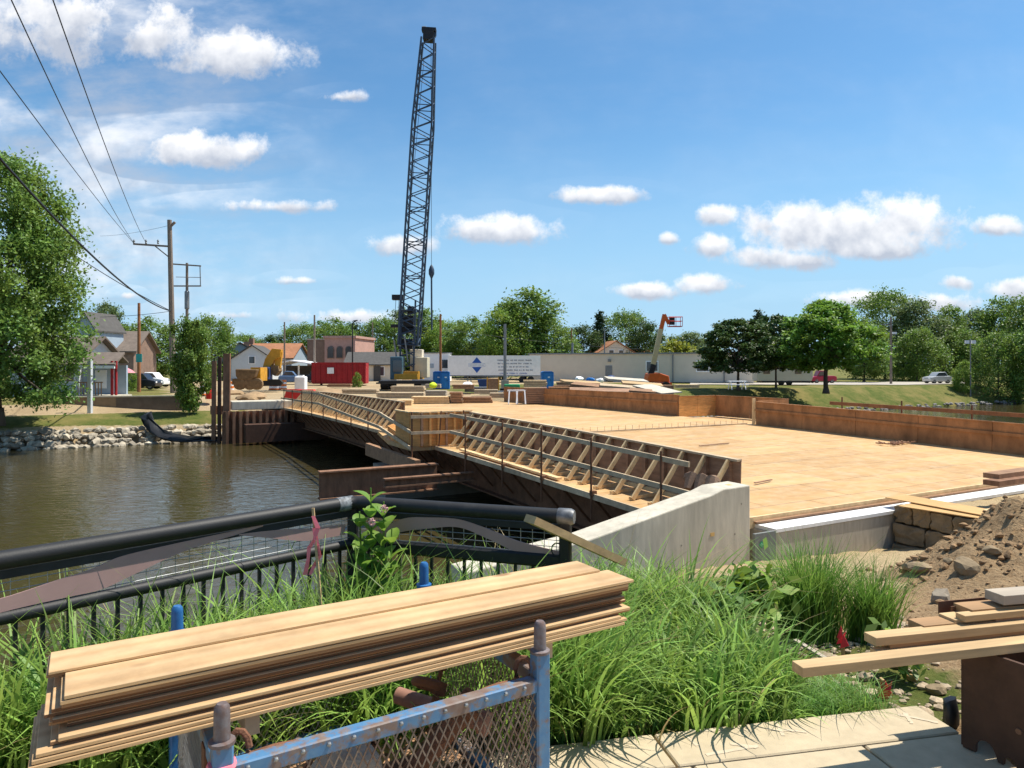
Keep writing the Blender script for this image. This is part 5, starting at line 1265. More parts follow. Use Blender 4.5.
# long pale building behind the yard
o = W(540, 99, z=-.5); o2 = W(742, 91.5, z=-.5); A = ax_(math.atan2(o2.y - o.y, o2.x - o.x)); ln = (o2 - o).length
t = thing('long_building', (o + o2) / 2, 'long low pale industrial building with a flat roof behind the yard', 'building')
P_ = lambda x, y, z: o + A[0] * x + A[1] * y + UP * z
h_ = 3.75
k = MB(); k.box(P_(ln * .5, 9, h_ / 2), (ln + 3, 18, h_), A); k.build('wall', m_off, t)
k = MB(); k.box(P_(ln * .5, 9, h_ + .09), (ln + 3.4, 18.4, .18), A); k.build('roof_edge', m_steelgrey, t)
for x, w, z, hh in ((9.6, 0.9, 1.15, 2.1),): MB().box(P_(x * 1.0, -.04, z), (w, .1, hh), A).build('door', m_steelgrey, t)
for x in (15.4, 21.9):
    f_ = MB().box(P_(x, -.04, 2.1), (1.7, .1, 1.5), A).build('window', m_wht, t); MB().box(P_(x, -.10, 2.1), (1.4, .04, 1.2), A).build('pane', m_glass, f_)
for x in (18.1, 24.6): MB().box(P_(x, -.08, 1.85), (.16, .14, 3.6), A).build('downpipe', m_steelgrey, t)
MB().box(P_(9.7, -.2, 2.9), (.35, .3, .35), A).build('lamp', m_steelgrey, t)
for x in (27.3, 4.0): MB().box(P_(x, 3, h_ + .9), (.25, .25, 1.6), A).build('vent_pipe', m_steelgrey, t)

# house roofs above the building
house('brown_roofed_house', 609, 125, .25, 6.5, 6.5, 4.3, 1.9, m_off, m_roofor, 'cream house with a brown gable roof peeking over the long pale building', [(-.9, 4.1, .8, 1.2), (.9, 4.1, .8, 1.2)], 'y')
house('small_house', 632, 128, 0, 8, 7, 3.3, 1.5, m_off, m_roofor, 'low house with a rust orange roof right of the cream gable', [], 'x')
house('white_house', 650, 130, 0, 6, 7, 3.5, 1.2, m_sidingw, m_roofdk, 'small white house behind the lift boom and pale building', [(1, 4, .8, 1)], 'x')
house('dark_gabled_house', 487, 124, -.2, 6, 9, 4.2, 2.4, m_siding, m_roofdk, 'grey gabled house peeking over the white trailer', [], 'y')
# blue houses at left with an orange roof
house('blue_house', 237, 104, .45, 6.5, 9, 3.3, 1.9, m_siding, m_roofdk, 'pale blue gabled house behind the excavator', [(0, 3.4, .6, .9), (-1.4, 1.7, .8, 1.1)], 'y', chim=(1.5, 2, 4.9))
house('blue_house', 258, 100, .15, 5.4, 8, 2.9, 1.8, m_sidingw, m_roofdk, 'whitish blue house with a dormer gable beside the blue gabled house', [(0, 2.8, .7, .9)], 'y')
house('rust_roofed_house', 272, 112, 0, 9, 9, 3.2, 2.2, m_siding, m_roofor, 'house with an orange rust roof behind the yellow excavator arm', [], 'x', chim=(-3.2, 0, 5.6))
# pink brick building with arched windows
o = G_(340, 108); A = ax_(-.12); t = thing('brick_building', o, 'old two storey pink brick building with three arched windows', 'building')
bw_ = 4.6; hb_ = zpy(339, 108) - o.z
MB().box(o + UP * hb_ / 2 + A[0] * 1.65, (bw_, 9, hb_), A).build('front_wall', m_brickp, t)
MB().box(o + UP * (hb_ - .25) / 2 + A[0] * -2.2 + A[1] * .6, (3.1, 8, hb_ - .25), A).build('side_wall', m_brickd, t)  # shaded side painted as darker brick than the front
MB().box(o + UP * (hb_ + .12) + A[0] * 1.65 - A[1] * .1, (bw_ + .4, 9.2, .35), A).build('cornice', m_brickp, t)
MB().box(o + UP * (hb_ - .15) + A[0] * -2.2 + A[1] * .6, (3.3, 8.2, .16), A).build('side_coping', m_conc, t)
for x in (.3, 1.65, 3.0):
    k = MB(); c = o + A[0] * x - A[1] * 4.52 + UP * (hb_ - 2.0); pr = [(-.42, -.9), (.42, -.9), (.42, .3)] + [(.42 * math.cos(a), .3 + .42 * math.sin(a)) for a in (.5, 1.05, 1.57, 2.1, 2.6)] + [(-.42, .3)]
    k.prism([c + A[0] * u * 1.25 + UP * v * 1.12 for u, v in pr], -A[1] * .08); f_ = k.build('window', m_brickd, t)
    k = MB(); k.prism([c - A[1] * .1 + A[0] * u + UP * v for u, v in pr], -A[1] * .03); k.build('pane', m_glass, f_)
MB().box(o + UP * 1.5 + A[0] * 1.65 - A[1] * 4.6, (4.2, .3, 1.2), A).build('shop_front', m_siding, t)
# low house with a long dark roof right of it
house('low_house', 375, 96, .03, 6.6, 6, 2.2, 1.5, m_off, m_roofdk, 'low cream house with a long dark roof left of the crane', [(-1.4, 1.3, .9, 1.1), (1.2, 1.3, .9, 1.1)], 'x')
MBd = MB().box(G_(377, 92.9) + UP * 1.0, (.9, .08, 2)).build('porch_door', m_roofdk); tag(MBd, 'dark door leaf standing in front of the low cream house', 'door')
# canopy roof (filling station)
o = G_(304, 90); t = thing('station_canopy', o, 'flat white filling station canopy left of the red dumpster', 'canopy')
k = MB(); k.prism([o + V((-3.2, -2.5, 2.3)), o + V((-1.0, -2.5, 2.75)), o + V((3.2, -2.5, 2.1)), o + V((3.2, -2.5, 1.95)), o + V((-1, -2.5, 2.6)), o + V((-3.2, -2.5, 2.15))], (0, 6, 0)); k.build('roof', m_wht, t)
for x in (-2.6, -.3, 2.2):
    MB().box(o + V((x, -1.2, 1.05)), (.18, .18, 2.2)).build('column', m_wht, t)
MB().box(o + V((0, 3.4, 1.0)), (6.6, .4, 2.1)).build('shop_wall', m_roofdk, t)
# ---- red dumpster
o = G_(340.5, 79); A = ax_(.06); t = thing('dumpster', o, 'red roll-off dumpster with a white notice behind the bridge', 'dumpster')
lw, dw, hw = 5.9, 2.3, zpy(363, 79) - o.z
k = MB(); k.prism([o + A[0] * x - A[1] * dw / 2 + UP * z for x, z in ((-lw / 2 + .1, .2), (lw / 2 - .1, .2), (lw / 2, hw), (-lw / 2, hw))], A[1] * .06)
k.prism([o + A[0] * x + A[1] * dw / 2 + UP * z for x, z in ((-lw / 2 + .1, .2), (lw / 2 - .1, .2), (lw / 2, hw), (-lw / 2, hw))], A[1] * .06)
for sx in (-1, 1): k.box(o + A[0] * sx * (lw / 2 - .05) + UP * (hw / 2 + .1), (.07, dw, hw - .2), A)
k.box(o + UP * .22, (lw - .3, dw, .1), A); k.build('body', m_red, t)
for i in range(10): MB().box(o + A[0] * (-lw / 2 + .35 + i * .58) - A[1] * (dw / 2 + .04) + UP * (hw / 2 + .1), (.10, .10, hw - .22), A).build('rib', m_red, t)
k = MB()
for sy in (-1, 1): k.beam(o + A[0] * -lw / 2 + A[1] * sy * dw / 2 + UP * hw, o + A[0] * lw / 2 + A[1] * sy * dw / 2 + UP * hw, .14, .12)
k.build('top_rim', m_red, t); MB().box(o + A[0] * -.85 - A[1] * (dw / 2 + .11) + UP * (hw * .66), (.72, .02, .66), A).build('notice', m_wht, t)
for sx in (-1.9, 1.9): MB().lathe(o + A[0] * sx - A[1] * (dw / 2 - .2) + UP * .1, [(.12, -.1), (.12, .1)], 10, A[1]).build('roller', m_tyre, t)
# ---- semi trailer with blue diamond and lettering
o = W(494, 91, z=-.55); A = ax_(-.03); t = thing('box_trailer', o, 'long white box trailer with a blue diamond emblem and blue lettering', 'trailer')
tl, hh0, hh1 = 11.9, 1.0, zpy(355.5, 91) - o.z
MB().box(o + UP * (hh0 + hh1) / 2 + A[1] * 1.25, (tl, 2.5, hh1 - hh0), A).build('box', m_wht, t)
MB().box(o + UP * hh0 + A[1] * 1.25 - UP * .06, (tl + .02, 2.54, .14), A).build('side_skirt', m_steelgrey, t)
zc = (hh0 + hh1) / 2 + .05; c = o + A[0] * -2.2 - A[1] * .0 + UP * zc
k = MB()
for sg in (1, -1):
    k.prism([c + A[0] * u + UP * sg * v for u, v in ((-.62, .26), (.62, .26), (0, 1.02))], -A[1] * .02)
k.build('emblem', m_bluelogo, t)
k = MB()
for x, z, w, h in ((0, .2, 2.1, .03), (0, -.2, 2.1, .03), (-1.05, 0, .03, .4), (1.05, 0, .03, .4)): k.box(c + A[0] * x + UP * z - A[1] * .012, (w, .02, h), A)
rn = random.Random(2); x = -.88
while x < .85: w = rn.uniform(.05, .11); k.box(c + A[0] * x - A[1] * .012, (w, .02, .13), A); x += w + .05
k.build('emblem_band', mat('pale_blue_lines', (.35, .45, .65), .6), t)
for r in range(5):
    k = MB(); x = .0; zz = hh1 - .62 - r * .42; x = 0.6 - rn.uniform(0, .2)
    end = 4.85 - (.5 if r in (2, 4) else 0)
    if r == 4: x += .25
    while x < end:
        wl = rn.randint(2, 8)
        for q in range(wl):
            if x > end: break
            ch = rn.random(); b = o + A[0] * (x + .05) - A[1] * .012 + UP * (zz + (0 if ch < .7 else .02))
            k.box(b - A[0] * .03, (.025, .02, .17), A)
            if ch < .55: k.box(b + A[0] * .03, (.025, .02, .17), A)
            if ch > .3: k.box(b + UP * (.07 if ch < .6 else -.07), (.08, .02, .03), A)
            if ch > .7: k.box(b, (.08, .02, .03), A)
            x += .125
        x += .13
    k.build('lettering', m_bluelogo if r == 4 else m_ink, t)
for x in (3.6, 4.7):
    w_ = MB().lathe(o + A[0] * x + A[1] * .3 + UP * .45, [(.3, -.3), (.45, -.28), (.45, .0), (.3, .02)], 14, A[1]).build('wheel', m_tyre, t)
for x in (-3.4, -3.0): MB().box(o + A[0] * x + A[1] * .4 + UP * .5, (.12, .12, 1.0), A).build('landing_leg', m_steelgrey, t)
# site office behind the crane
o = G_(432, 95); t = thing('site_office', o, 'white site office cabin between the crane and the trailer', 'cabin'); hh = zpy(353.5, 95) - o.z
MB().box(o + UP * hh / 2, (5.0, 2.6, hh)).build('wall', m_wht, t); MB().box(o + UP * (hh + .05), (5.2, 2.8, .12)).build('roof', m_steelgrey, t)
for x in (-1.5, .1): MB().box(o + V((x, -1.33, hh * .55)), (.55, .06, .6)).build('window', m_siding, t)
MB().box(o + V((1.95, -1.33, hh * .62)), (.95, .06, 1.1)).build('dark_window', m_glass, t)
# ---- portable toilets
def toilet(px, d, lab, rz=.1, hh=2.0, w=1.1):
    o = G_(px, d); A = ax_(rz); t = thing('portable_toilet', o, lab, 'portable toilet', 'blue portable toilets')
    bevel(MB().box(o + UP * hh * .47, (w, w, hh * .94), A).build('cabin', m_blue, t), .05, 2)
    k = MB(); k.prism([o + A[0] * x - A[1] * (w / 2 + .03) + UP * z for x, z in ((-w / 2 - .03, hh * .94), (w / 2 + .03, hh * .94), (w * .3, hh), (-w * .3, hh))], A[1] * (w + .06)); k.build('roof', m_blue, t)
    dr = MB().box(o - A[1] * (w / 2 + .012) + UP * hh * .47, (w * .62, .03, hh * .8), A).build('door', mat('door_blue', (.03, .22, .58), .5) if 'door_blue' not in bpy.data.materials else bpy.data.materials['door_blue'], t)
    MB().box(o - A[1] * (w / 2 + .035) + A[0] * w * .1 + UP * hh * .66, (.22, .02, .12), A).build('plate', m_wht, dr); MB().box(o - A[1] * (w / 2 + .035) + A[0] * w * .24 + UP * hh * .5, (.05, .03, .12), A).build('handle', m_blackm, dr)
toilet(437.5, 70, 'left blue toilet of the pair at the left end of the white trailer', .12, 1.75, .9); toilet(445, 69.5, 'right blue toilet of the pair at the left end of the white trailer', .05, 1.75, .95); 
toilet(547, 72, 'single blue portable toilet at the right end of the white trailer', .05, 1.75, 1.25)
# ---- crawler crane with lattice boom
d0 = 70.0; o = G_(405, d0); t = thing('crawler_crane', o, 'tall crawler crane with a dark lattice boom rising over the yard', 'crane')
P_ = lambda px, py, dd=0: W(px, d0 + dd, py=py)
m_boom = mat('boom_dark_blue', (.04, .065, .105), .5, .2, 3)
for sx in (-1, 1):
    k = MB(); c = o + V((sx * 1.6, 0, .45)); pr = [(-2.3, -.45), (2.3, -.45), (2.65, -.1), (2.65, .15), (2.3, .4), (-2.3, .4), (-2.65, .15), (-2.65, -.1)]
    k.prism([c + V((-.35, y, z)) for y, z in pr], (.7, 0, 0)); k.build('track', m_tyre, t)
MB().box(o + V((.2, .6, 1.35)), (2.7, 4.6, .8)).build('machine_deck', m_yel, t)
cb = MB().box(P_(397.5, 368, -1.5), (1.15, 1.8, 2.2)).build('cab', mat('cab_teal', (.05, .11, .15), .5), t); bevel(cb, .1, 2)
MB().box(P_(397.5, 366, -2.43), (.85, .06, 1.1)).build('cab_window', m_glass, cb)
bevel(MB().box(P_(420, 367.5, .5), (1.7, 2.2, 2.0)).build('counterweight', mat('cream_paint', (.62, .54, .38), .6, .1, 3), t), .06)
bevel(MB().box(P_(417, 356, 1.2), (1.2, 1.5, 1.3)).build('engine_house', m_off, t), .06)
MB().box(P_(406, 376.5, -2.4), (2.2, .3, .5)).build('name_plate', m_yel, t)
# mast / gantry block, dark
k = MB()
for px in (400, 413.5):
    for dd in (-.8, .8): k.beam(P_(px, 372, dd), P_(px + (1 if px < 405 else 2), 300, dd), .16, .16, V((0, 1, 0)))
for py in (368, 356, 345, 334, 322, 312): 
    for dd in (-.8, .8): k.beam(P_(400, py, dd), P_(415, py - 4, dd), .14, .14); k.beam(P_(414, py, dd), P_(401, py - 10, dd), .09, .09)
k.build('mast', m_boom, t)
for (px, py, w, h) in ((398, 297.5, 11, 5), (396, 326, 9, 3), (409, 322, 10, 12), (411, 310, 6, 7), (406, 344, 14, 10), (407, 330, 15, 6)):
    MB().box(P_(px, py), (w * d0 / F, .9, h * d0 / F)).build('winch_block', m_blackm, t)
k = MB()
for a, b in (((394, 340), (398, 368)), ((404.5, 336), (408, 362)), ((398, 345), (401, 346))): k.beam(P_(*a, -1.2), P_(*b, -1.2), .13, .1, V((0, 1, 0)))
k.build('strut', m_steelgrey, t)
# boom: four chords and lacing
b0, b1 = P_(409, 345), P_(428.5, 40); X = (b1 - b0).normalized(); S_ = X.cross(V((0, 1, 0))).normalized(); D_ = X.cross(S_)
ln = (b1 - b0).length
def wid(t_): 
    return lerp(.93, .96, min(1, t_ / .16)) if t_ < .16 else (lerp(.96, .95, 1) if t_ < .72 else lerp(.95, .62, (t_ - .72) / .28))
def cp(t_, i): w = wid(t_); return b0 + X * ln * t_ + S_ * w * (1, -1, -1, 1)[i] + D_ * w * (1, 1, -1, -1)[i]
nb = 36
for i in range(4):
    k = MB(); k.tube([cp(j / nb, i) for j in range(nb + 1)], .105, 6); k.build('boom_chord', m_boom, t)
k = MB()
for j in range(nb):
    for i in range(4):
        a, b = (j / nb, (j + 1) / nb) if (j + i) % 2 else ((j + 1) / nb, j / nb)
        k.tube([cp(a, i), cp(b, (i + 1) % 4)], .052, 5)
    if j % 4 == 0:
        for i in range(4): k.tube([cp(j / nb, i), cp(j / nb, (i + 1) % 4)], .05, 5)
k.build('boom_lacing', m_boom, t)
k = MB(); k.box(b1 + X * .35, (.9, 1.0, 1.0), (X, S_, D_)); k.box(b1 + X * .95, (.35, 1.4, .7), (X, S_, D_)); hd = k.build('boom_head', m_blackm, t)
MB().lathe(b1 + X * .6 + S_ * -.3, [(.45, -.15), (.45, .15)], 14, D_).build('sheave', m_boom, hd)
MB().box(b1 + X * 1.2 + S_ * .5, (.2, .35, .2), (X, S_, D_)).build('beacon', m_wht, hd)
MB().tube([P_(431, 34), P_(431.5, 266)], .022, 5).build('hoist_line', m_blackm, t)
hk = MB().lathe(P_(431.5, 272), [(.02, .75), (.16, .55), (.28, .2), (.28, -.2), (.14, -.5), (.05, -.7)], 10).build('hook_block', m_boom, t, smooth=True)
MB().tube([P_(431.5, 278), P_(431.8, 330)], .085, 6).build('hanging_bar', m_boom, t)
k = MB(); k.tube([P_(396, 297), P_(393.5, 345)], .025, 5); k.tube([P_(399, 297), P_(398, 330)], .025, 5); k.tube([P_(402, 295), P_(424, 60)], .022, 5); k.build('pendant_line', m_blackm, t)
# ---- boom lift
d0 = 75; o = G_(656, d0); t = thing('boom_lift', o, 'orange boom lift with its cream boom raised beside the long building', 'boom lift')
P_ = lambda px, py, dd=0: W(px, d0 + dd, py=py)
k = MB(); k.prism([P_(648, 378, -1), P_(649, 373.5, -1), P_(660, 373, -1), P_(669, 376, -1), P_(670, 382, -1), P_(648, 382, -1)], (0, 2.2, 0)); bevel(k.build('turntable', m_orange, t), .08, 2)
MB().box(P_(659, 384.5, .1), (2.2, 2.4, .4)).build('chassis', m_orange, t)
for px in (651, 666):
    for dd in (-1.1, 1.1):
        w_ = MB().lathe(P_(px, 386, dd), [(.25, -.18), (.45, -.14), (.45, .14), (.25, .18)], 14, V((0, 1, 0))).build('wheel', m_tyre, t)
k = MB(); k.beam(P_(650.5, 375), P_(653.5, 364.5), .55, .5, V((0, 1, 0))); k.build('boom_base', m_blackm, t)
k = MB(); k.beam(P_(651.5, 372), P_(661, 329), .48, .42, V((0, 1, 0))); k.build('boom', m_liftcream, t)
k = MB(); k.beam(P_(660.6, 331), P_(664.5, 314.5), .40, .36, V((0, 1, 0))); k.beam(P_(664, 314.5), P_(669, 324), .32, .3, V((0, 1, 0))); k.build('boom_tip', m_orange, t)
k = MB(); c0 = P_(675, 326.5); w2, d2, h2 = .68, .45, 1.0
k.box(c0, (2 * w2, 2 * d2, .08))
for z in (.55, 1.0):
    for sy in (-1, 1): k.tube([c0 + V((-w2, sy * d2, z)), c0 + V((w2, sy * d2, z))], .03, 5)
    for sx in (-1, 1): k.tube([c0 + V((sx * w2, -d2, z)), c0 + V((sx * w2, d2, z))], .03, 5)
for sx in (-1, 0, 1):
    for sy in (-1, 1): k.tube([c0 + V((sx * w2, sy * d2, 0)), c0 + V((sx * w2, sy * d2, 1.0))], .03, 5)
bk_ = k.build('basket', m_redb, t); MB().box(c0 + V((-.35, -.1, .55)), (.5, .5, .75)).build('control_box', m_blackm, bk_)
# ---- excavator and muddy dump truck
d0 = 62; o = G_(268, d0); t = thing('excavator', o, 'yellow excavator with folded arm behind the sheet piles', 'excavator'); P_ = lambda px, py, dd=0: W(px, d0 + dd, py=py)
for dd in (-1, 1):
    k = MB(); c = P_(264, 383, dd); k.prism([c + V((x, -.25, z)) for x, z in ((-1.4, -.25), (1.4, -.25), (1.65, .05), (1.4, .32), (-1.4, .32), (-1.65, .05))], (0, .5, 0)); k.build('track', m_tyre, t)
bevel(MB().box(P_(257.5, 375.5), (1.5, 2.0, 1.0)).build('engine_house', m_yel, t), .08); cb = bevel(MB().box(P_(265, 374.5, -.5), (.95, 1.0, 1.3)).build('cab', m_navy, t), .08); MB().box(P_(265, 373, -1.03), (.7, .05, .7)).build('cab_window', m_glass, cb)
k = MB(); pr = [(261, 373), (265, 359), (272, 348.5), (281, 349.5), (280, 357), (274, 360), (267.5, 373)]; k.prism([P_(*q, -.3) for q in pr], (0, .6, 0)); k.build('boom', m_yel, t)
k = MB(); k.prism([P_(*q, -.15) for q in ((275, 351), (282, 352), (280, 368), (274.5, 368))], (0, .35, 0)); k.build('stick', m_yel, t)
k = MB(); k.prism([P_(*q, -.4) for q in ((271, 365), (278, 366), (279, 371), (275, 376), (269, 373))], (0, .9, 0)); k.build('bucket', m_mud, t)
d0 = 58; o = G_(245, d0); t = thing('dump_truck', o, 'mud covered dump truck parked left of the excavator', 'dump truck'); P_ = lambda px, py, dd=0: W(px, d0 + dd, py=py)
k = MB(); k.prism([P_(*q, -1.1) for q in ((235, 369), (257, 369.5), (254.5, 377), (251, 380), (238, 380), (235.5, 376))], (0, 2.2, 0)); bevel(k.build('skip', m_mud, t), .08)
MB().box(P_(247, 381.5), (1.8, 1.6, .5)).build('chassis', m_mud, t); MB().box(P_(259, 374, .3), (.8, 1.6, 1.1)).build('cab', m_yel, t)
for px in (240, 250, 257):
    for dd in (-.9, .9): MB().lathe(P_(px, 384, dd), [(.3, -.2), (.48, -.16), (.48, .16), (.3, .2)], 14, V((0, 1, 0))).build('wheel', m_mud, t)
# ---- barrels, barriers and yard clutter
def barrel(px, py, d, lab, r=.26, hh=.95):
    o = W(px, d, py=py); o.z = terr(o.x, o.y); t = thing('traffic_barrel', o, lab, 'traffic barrel', 'orange and white traffic barrels')
    for i in range(5): MB().lathe(o, [(r * (1.05 - .05 * i), hh * i / 5), (r * (1.02 - .05 * i), hh * (i + 1) / 5 - .004)], 12).build('band', m_wht if i % 2 else m_stripe, t)
    MB().lathe(o, [(r * 1.3, .0), (r * 1.3, .06)], 12).build('base', m_tyre, t)
for px, py, d, lab in ((203, 384, 52, 'leftmost traffic barrel, behind the slender bushy tree'), (208, 384, 54, 'traffic barrel between the slender tree and the sheet piles'), (212, 383, 56, 'traffic barrel just left of the tall rusty pile'), (231, 380, 60, 'traffic barrel directly right of the tall rusty pile'),
                       (272, 379, 66, 'first traffic barrel right of the excavator bucket'), (276, 379, 66, 'second traffic barrel right of the excavator bucket'), (280, 379, 67, 'third traffic barrel, nearest the white bulk bag'), (284, 379, 67, 'fourth traffic barrel, touching the white bulk bag')): barrel(px, py, d, lab)
o = G_(301, 64); t = thing('bulk_bag', o, 'white bulk bag standing in the weeds left of the red dumpster', 'bulk bag'); bevel(MB().box(o + UP * .68, (.95, .9, 1.3)).build('bag', m_wht, t), .12, 3); MB().box(o + UP * 1.36, (.5, .5, .16)).build('neck', m_wht, t)
for i, (px, py, d, w) in enumerate(((294, 397.5, 48, 1.3), (306, 398, 47, 1.5))):
    o = W(px, d, py=py + 2); k = MB(); k.prism([o + V((x, -.25, z)) for x, z in ((-w / 2, 0), (w / 2, 0), (w / 2 - .1, .3), (w / 2 - .2, .7), (-w / 2 + .2, .7), (-w / 2 + .1, .3))], (0, .5, 0)); tag(k.build('plastic_barrier', m_redb), ['left', 'right'][i] + ' red plastic barrier at the far end of the bridge deck', 'barrier', 'red plastic barriers')
o = W(209.5, 48, py=399); tag(MB().lathe(o, [(.22, 0), (.24, .1), (.24, .9), (.2, 1.0), (.12, 1.05)], 12).build('red_barrel', m_redb, smooth=True), 'plain red barrel on the left bank beside the sheet piles', 'barrel')
k = MB(); o = W(485, 62, py=388)
k.prism([o + V((x, -.5, z)) for x, z in ((-.45, 0), (.45, 0), (.65, .75), (-.65, .75))], (0, 1, 0)); tag(k.build('hopper', m_navy), 'dark blue tapered hopper in front of the white trailer', 'hopper')
o = W(493, 57, py=392); t = thing('caged_box', o, 'brown caged box with a yellow frame in front of the trailer', 'crate'); MB().box(o + UP * .55, (.85, .8, 1.05)).build('box', m_lumbrown, t)
k = MB()
for sx in (-1, 1):
    for sy in (-1, 1): k.beam(o + V((sx * .46, sy * .44, 0)), o + V((sx * .46, sy * .44, 1.2)), .06, .06, V((0, 1, 0)))
k.build('frame', m_yel, t)
tag(bevel(MB().box(W(512, 58, py=387.5), (1.3, .8, .55)).build('green_bin', m_green), .08), 'green plastic bin between the caged box and the lumber crate', 'bin')
tag(bevel(MB().box(W(506, 59, py=390.5), (1.0, .8, .4)).build('black_bin', m_blackm), .05), 'black tub left of the green bin', 'tub')
tag(MB().rock(W(433, 56, py=385.5), .35, 4, 2, (1.1, .7, .75), .2, 5).build('lime_bundle', m_lime, smooth=True), 'bright lime yellow bundle lying among the lumber', 'bundle')
for i, (px, py, d, sx, m_, lab) in enumerate(((468, 384, 60, .9, m_wht, 'white drum cover lying left of the blue hopper'), (461, 386, 58, .5, m_redb, 'small red can beside the lumber left of the hopper'), (579, 379, 74, .9, m_wht, 'white heap of bags in front of the pale building'), (590, 380, 72, .8, m_blue, 'blue tarp heap in front of the pale building door'), (611, 379, 76, 1.2, m_navy, 'dark blue tarp left of the plywood heap'), (600, 381, 70, .9, m_wht, 'white bag at the left end of the plywood heap'))):
    k = MB(); k.rock(W(px, d, py=py), sx * .55, i + 30, 2, (1.3, .7, .6), .25, 6); tag(k.build('site_bundle', m_), lab, 'bundle')
# lumber stacks: each stack a thing made of layers
def lstack(px0, px1, py0, py1, d, m_, lab, lay=None, depth=1.2, nm='lumber_stack', tilt=0):
    a, b = W(px0, d, py=py1), W(px1, d, py=py1); hh = (py1 - py0) * d / F; w = b.x - a.x; o = (a + b) / 2; t = thing(nm, o, lab, 'lumber stack')
    n_ = lay or max(2, int(hh / .12)); rn = random.Random(int(px0 * 7 + py0))
    for i in range(n_):
        k = MB(); x = rn.uniform(-.06, .06); k.box(o + V((x, depth / 2, hh * (i + .45) / n_)), (w * rn.uniform(.92, 1.0), depth, hh / n_ * .86), ax_(rn.uniform(-.02, .02) + tilt)); k.build('layer', m_, t)
    return t
lstack(390, 424, 386, 392, 56, m_lumber2, 'pale weathered lumber stack below the crane, upper left of the stacks')
lstack(376, 425, 392.5, 399, 50, m_lumber2, 'long grey brown lumber stack right of the red barriers')
lstack(412, 450, 396.5, 405.5, 46, m_lumber, 'tan lumber stack at the far left of the bridge deck', 4)
lstack(424, 446, 390.5, 397, 52, m_plankgr, 'grey board stack behind the tan lumber stack')
lstack(450, 462, 392, 405, 46, m_lumbrown, 'dark brown crossed timbers right of the tan lumber stack', 5)
lstack(462, 492, 397, 403.5, 46.5, m_lumbrown, 'low reddish timber stack left of the white sawhorses', 3)
lstack(489, 506, 393, 398, 50, m_lumber2, 'small grey pallet stack left of the white sawhorses', 3)
lstack(524, 548, 387.5, 403.5, 44, m_formdk, 'tall brown form panel stack right of the white sawhorses', 7)
lstack(523, 547, 380.0, 387, 52, m_lumber, 'tan strapped lumber bundle behind the brown form panels', 3)
lstack(549, 570, 387, 398, 46, m_formor, 'orange brown form panels at the far end of the right barrier', 4)
lstack(463, 500, 387, 392, 58, m_steelgrey, 'grey steel bundle in front of the white trailer', 3, nm='steel_stack')
lstack(376, 432, 380.5, 384, 64, m_blackm, 'dark mats lying under the crane tracks', 2, nm='mat_stack', depth=3)
lstack(340, 378, 389, 394, 58, m_lumber2, 'low grey timbers on the soil below the red dumpster', 2)
# white sawhorses
for i, (px, d) in enumerate(((513, 44.5), (521, 44.0))):
    o = W(px, d, py=404); t = thing('sawhorse', o, ['left', 'right'][i] + ' white sawhorse at the far edge of the deck', 'sawhorse', 'white sawhorses')
    MB().beam(o + V((-.35, 0, .85)), o + V((.35, .1, .85)), .12, .1).build('beam', m_wht, t)
    for sx in (-.28, .28):
        for sy in (-.3, .3): MB().beam(o + V((sx, sy, 0)), o + V((sx * .8, 0, .85)), .08, .08, V((1, 0, 0))).build('leg', m_wht, t)
# plywood heaps under the lift: leaning and lying sheets
hp_ = [(562, 600, 383, 386, 52, 'pale sheet at the left end of the plywood heap'), (573, 612, 386, 390, 50, 'second sheet from the left in the plywood heap'), (606, 646, 380.5, 384, 54, 'uppermost pale sheet on the plywood heap'), (600, 652, 387, 391, 49, 'long tan sheet low in the middle of the plywood heap'),
       (622, 662, 384.5, 388, 52, 'tan sheet below the uppermost one in the heap'), (560, 640, 391.5, 394, 47, 'longest low board along the front of the plywood heap'), (630, 672, 392, 395, 46, 'brown board at the right front of the plywood heap'), (588, 628, 389, 391, 51, 'dark edged sheet in the middle of the heap')]
rn = random.Random(6)
for i, (a, b, y0, y1, d, lab) in enumerate(hp_):
    p, q = W(a, d, py=y0 - 2.5 + rn.uniform(0, 1)), W(b, d + rn.uniform(-1, 1), py=y1 - 2.5 + rn.uniform(-1, 1)); m_ = [m_plank, m_lumbrown, m_conc, m_lumber2, m_plank, m_formdk, m_lumbrown, m_formdk][i]
    o = MB().beam(p, q, 1.3, .16, V((0, -.10 - .02 * (i % 3), 1)).normalized()).build('plywood_sheet', m_); tag(o, lab, 'plywood sheet', 'sheets of the plywood heap')
    MB2 = None
o = MB().beam(W(642, 49, py=385), W(672, 44.5, py=393), 1.4, .06, V((0, -.25, 1)).normalized()).build('plywood_sheet', m_conc); tag(o, 'large pale sheet sliding off the right end of the plywood heap', 'plywood sheet', 'sheets of the plywood heap')
for i, (px, d) in enumerate(((575, 53), (615, 54), (650, 52))):
    o = W(px, d, py=398); MB_ = MB().box(o + UP * .5, (3.2, 1.2, .9)); tag(MB_.build('timber_cribbing', m_lumbrown), ['left', 'middle', 'right'][i] + ' timber cribbing under the plywood heap', 'cribbing', 'cribbing under the plywood heap')
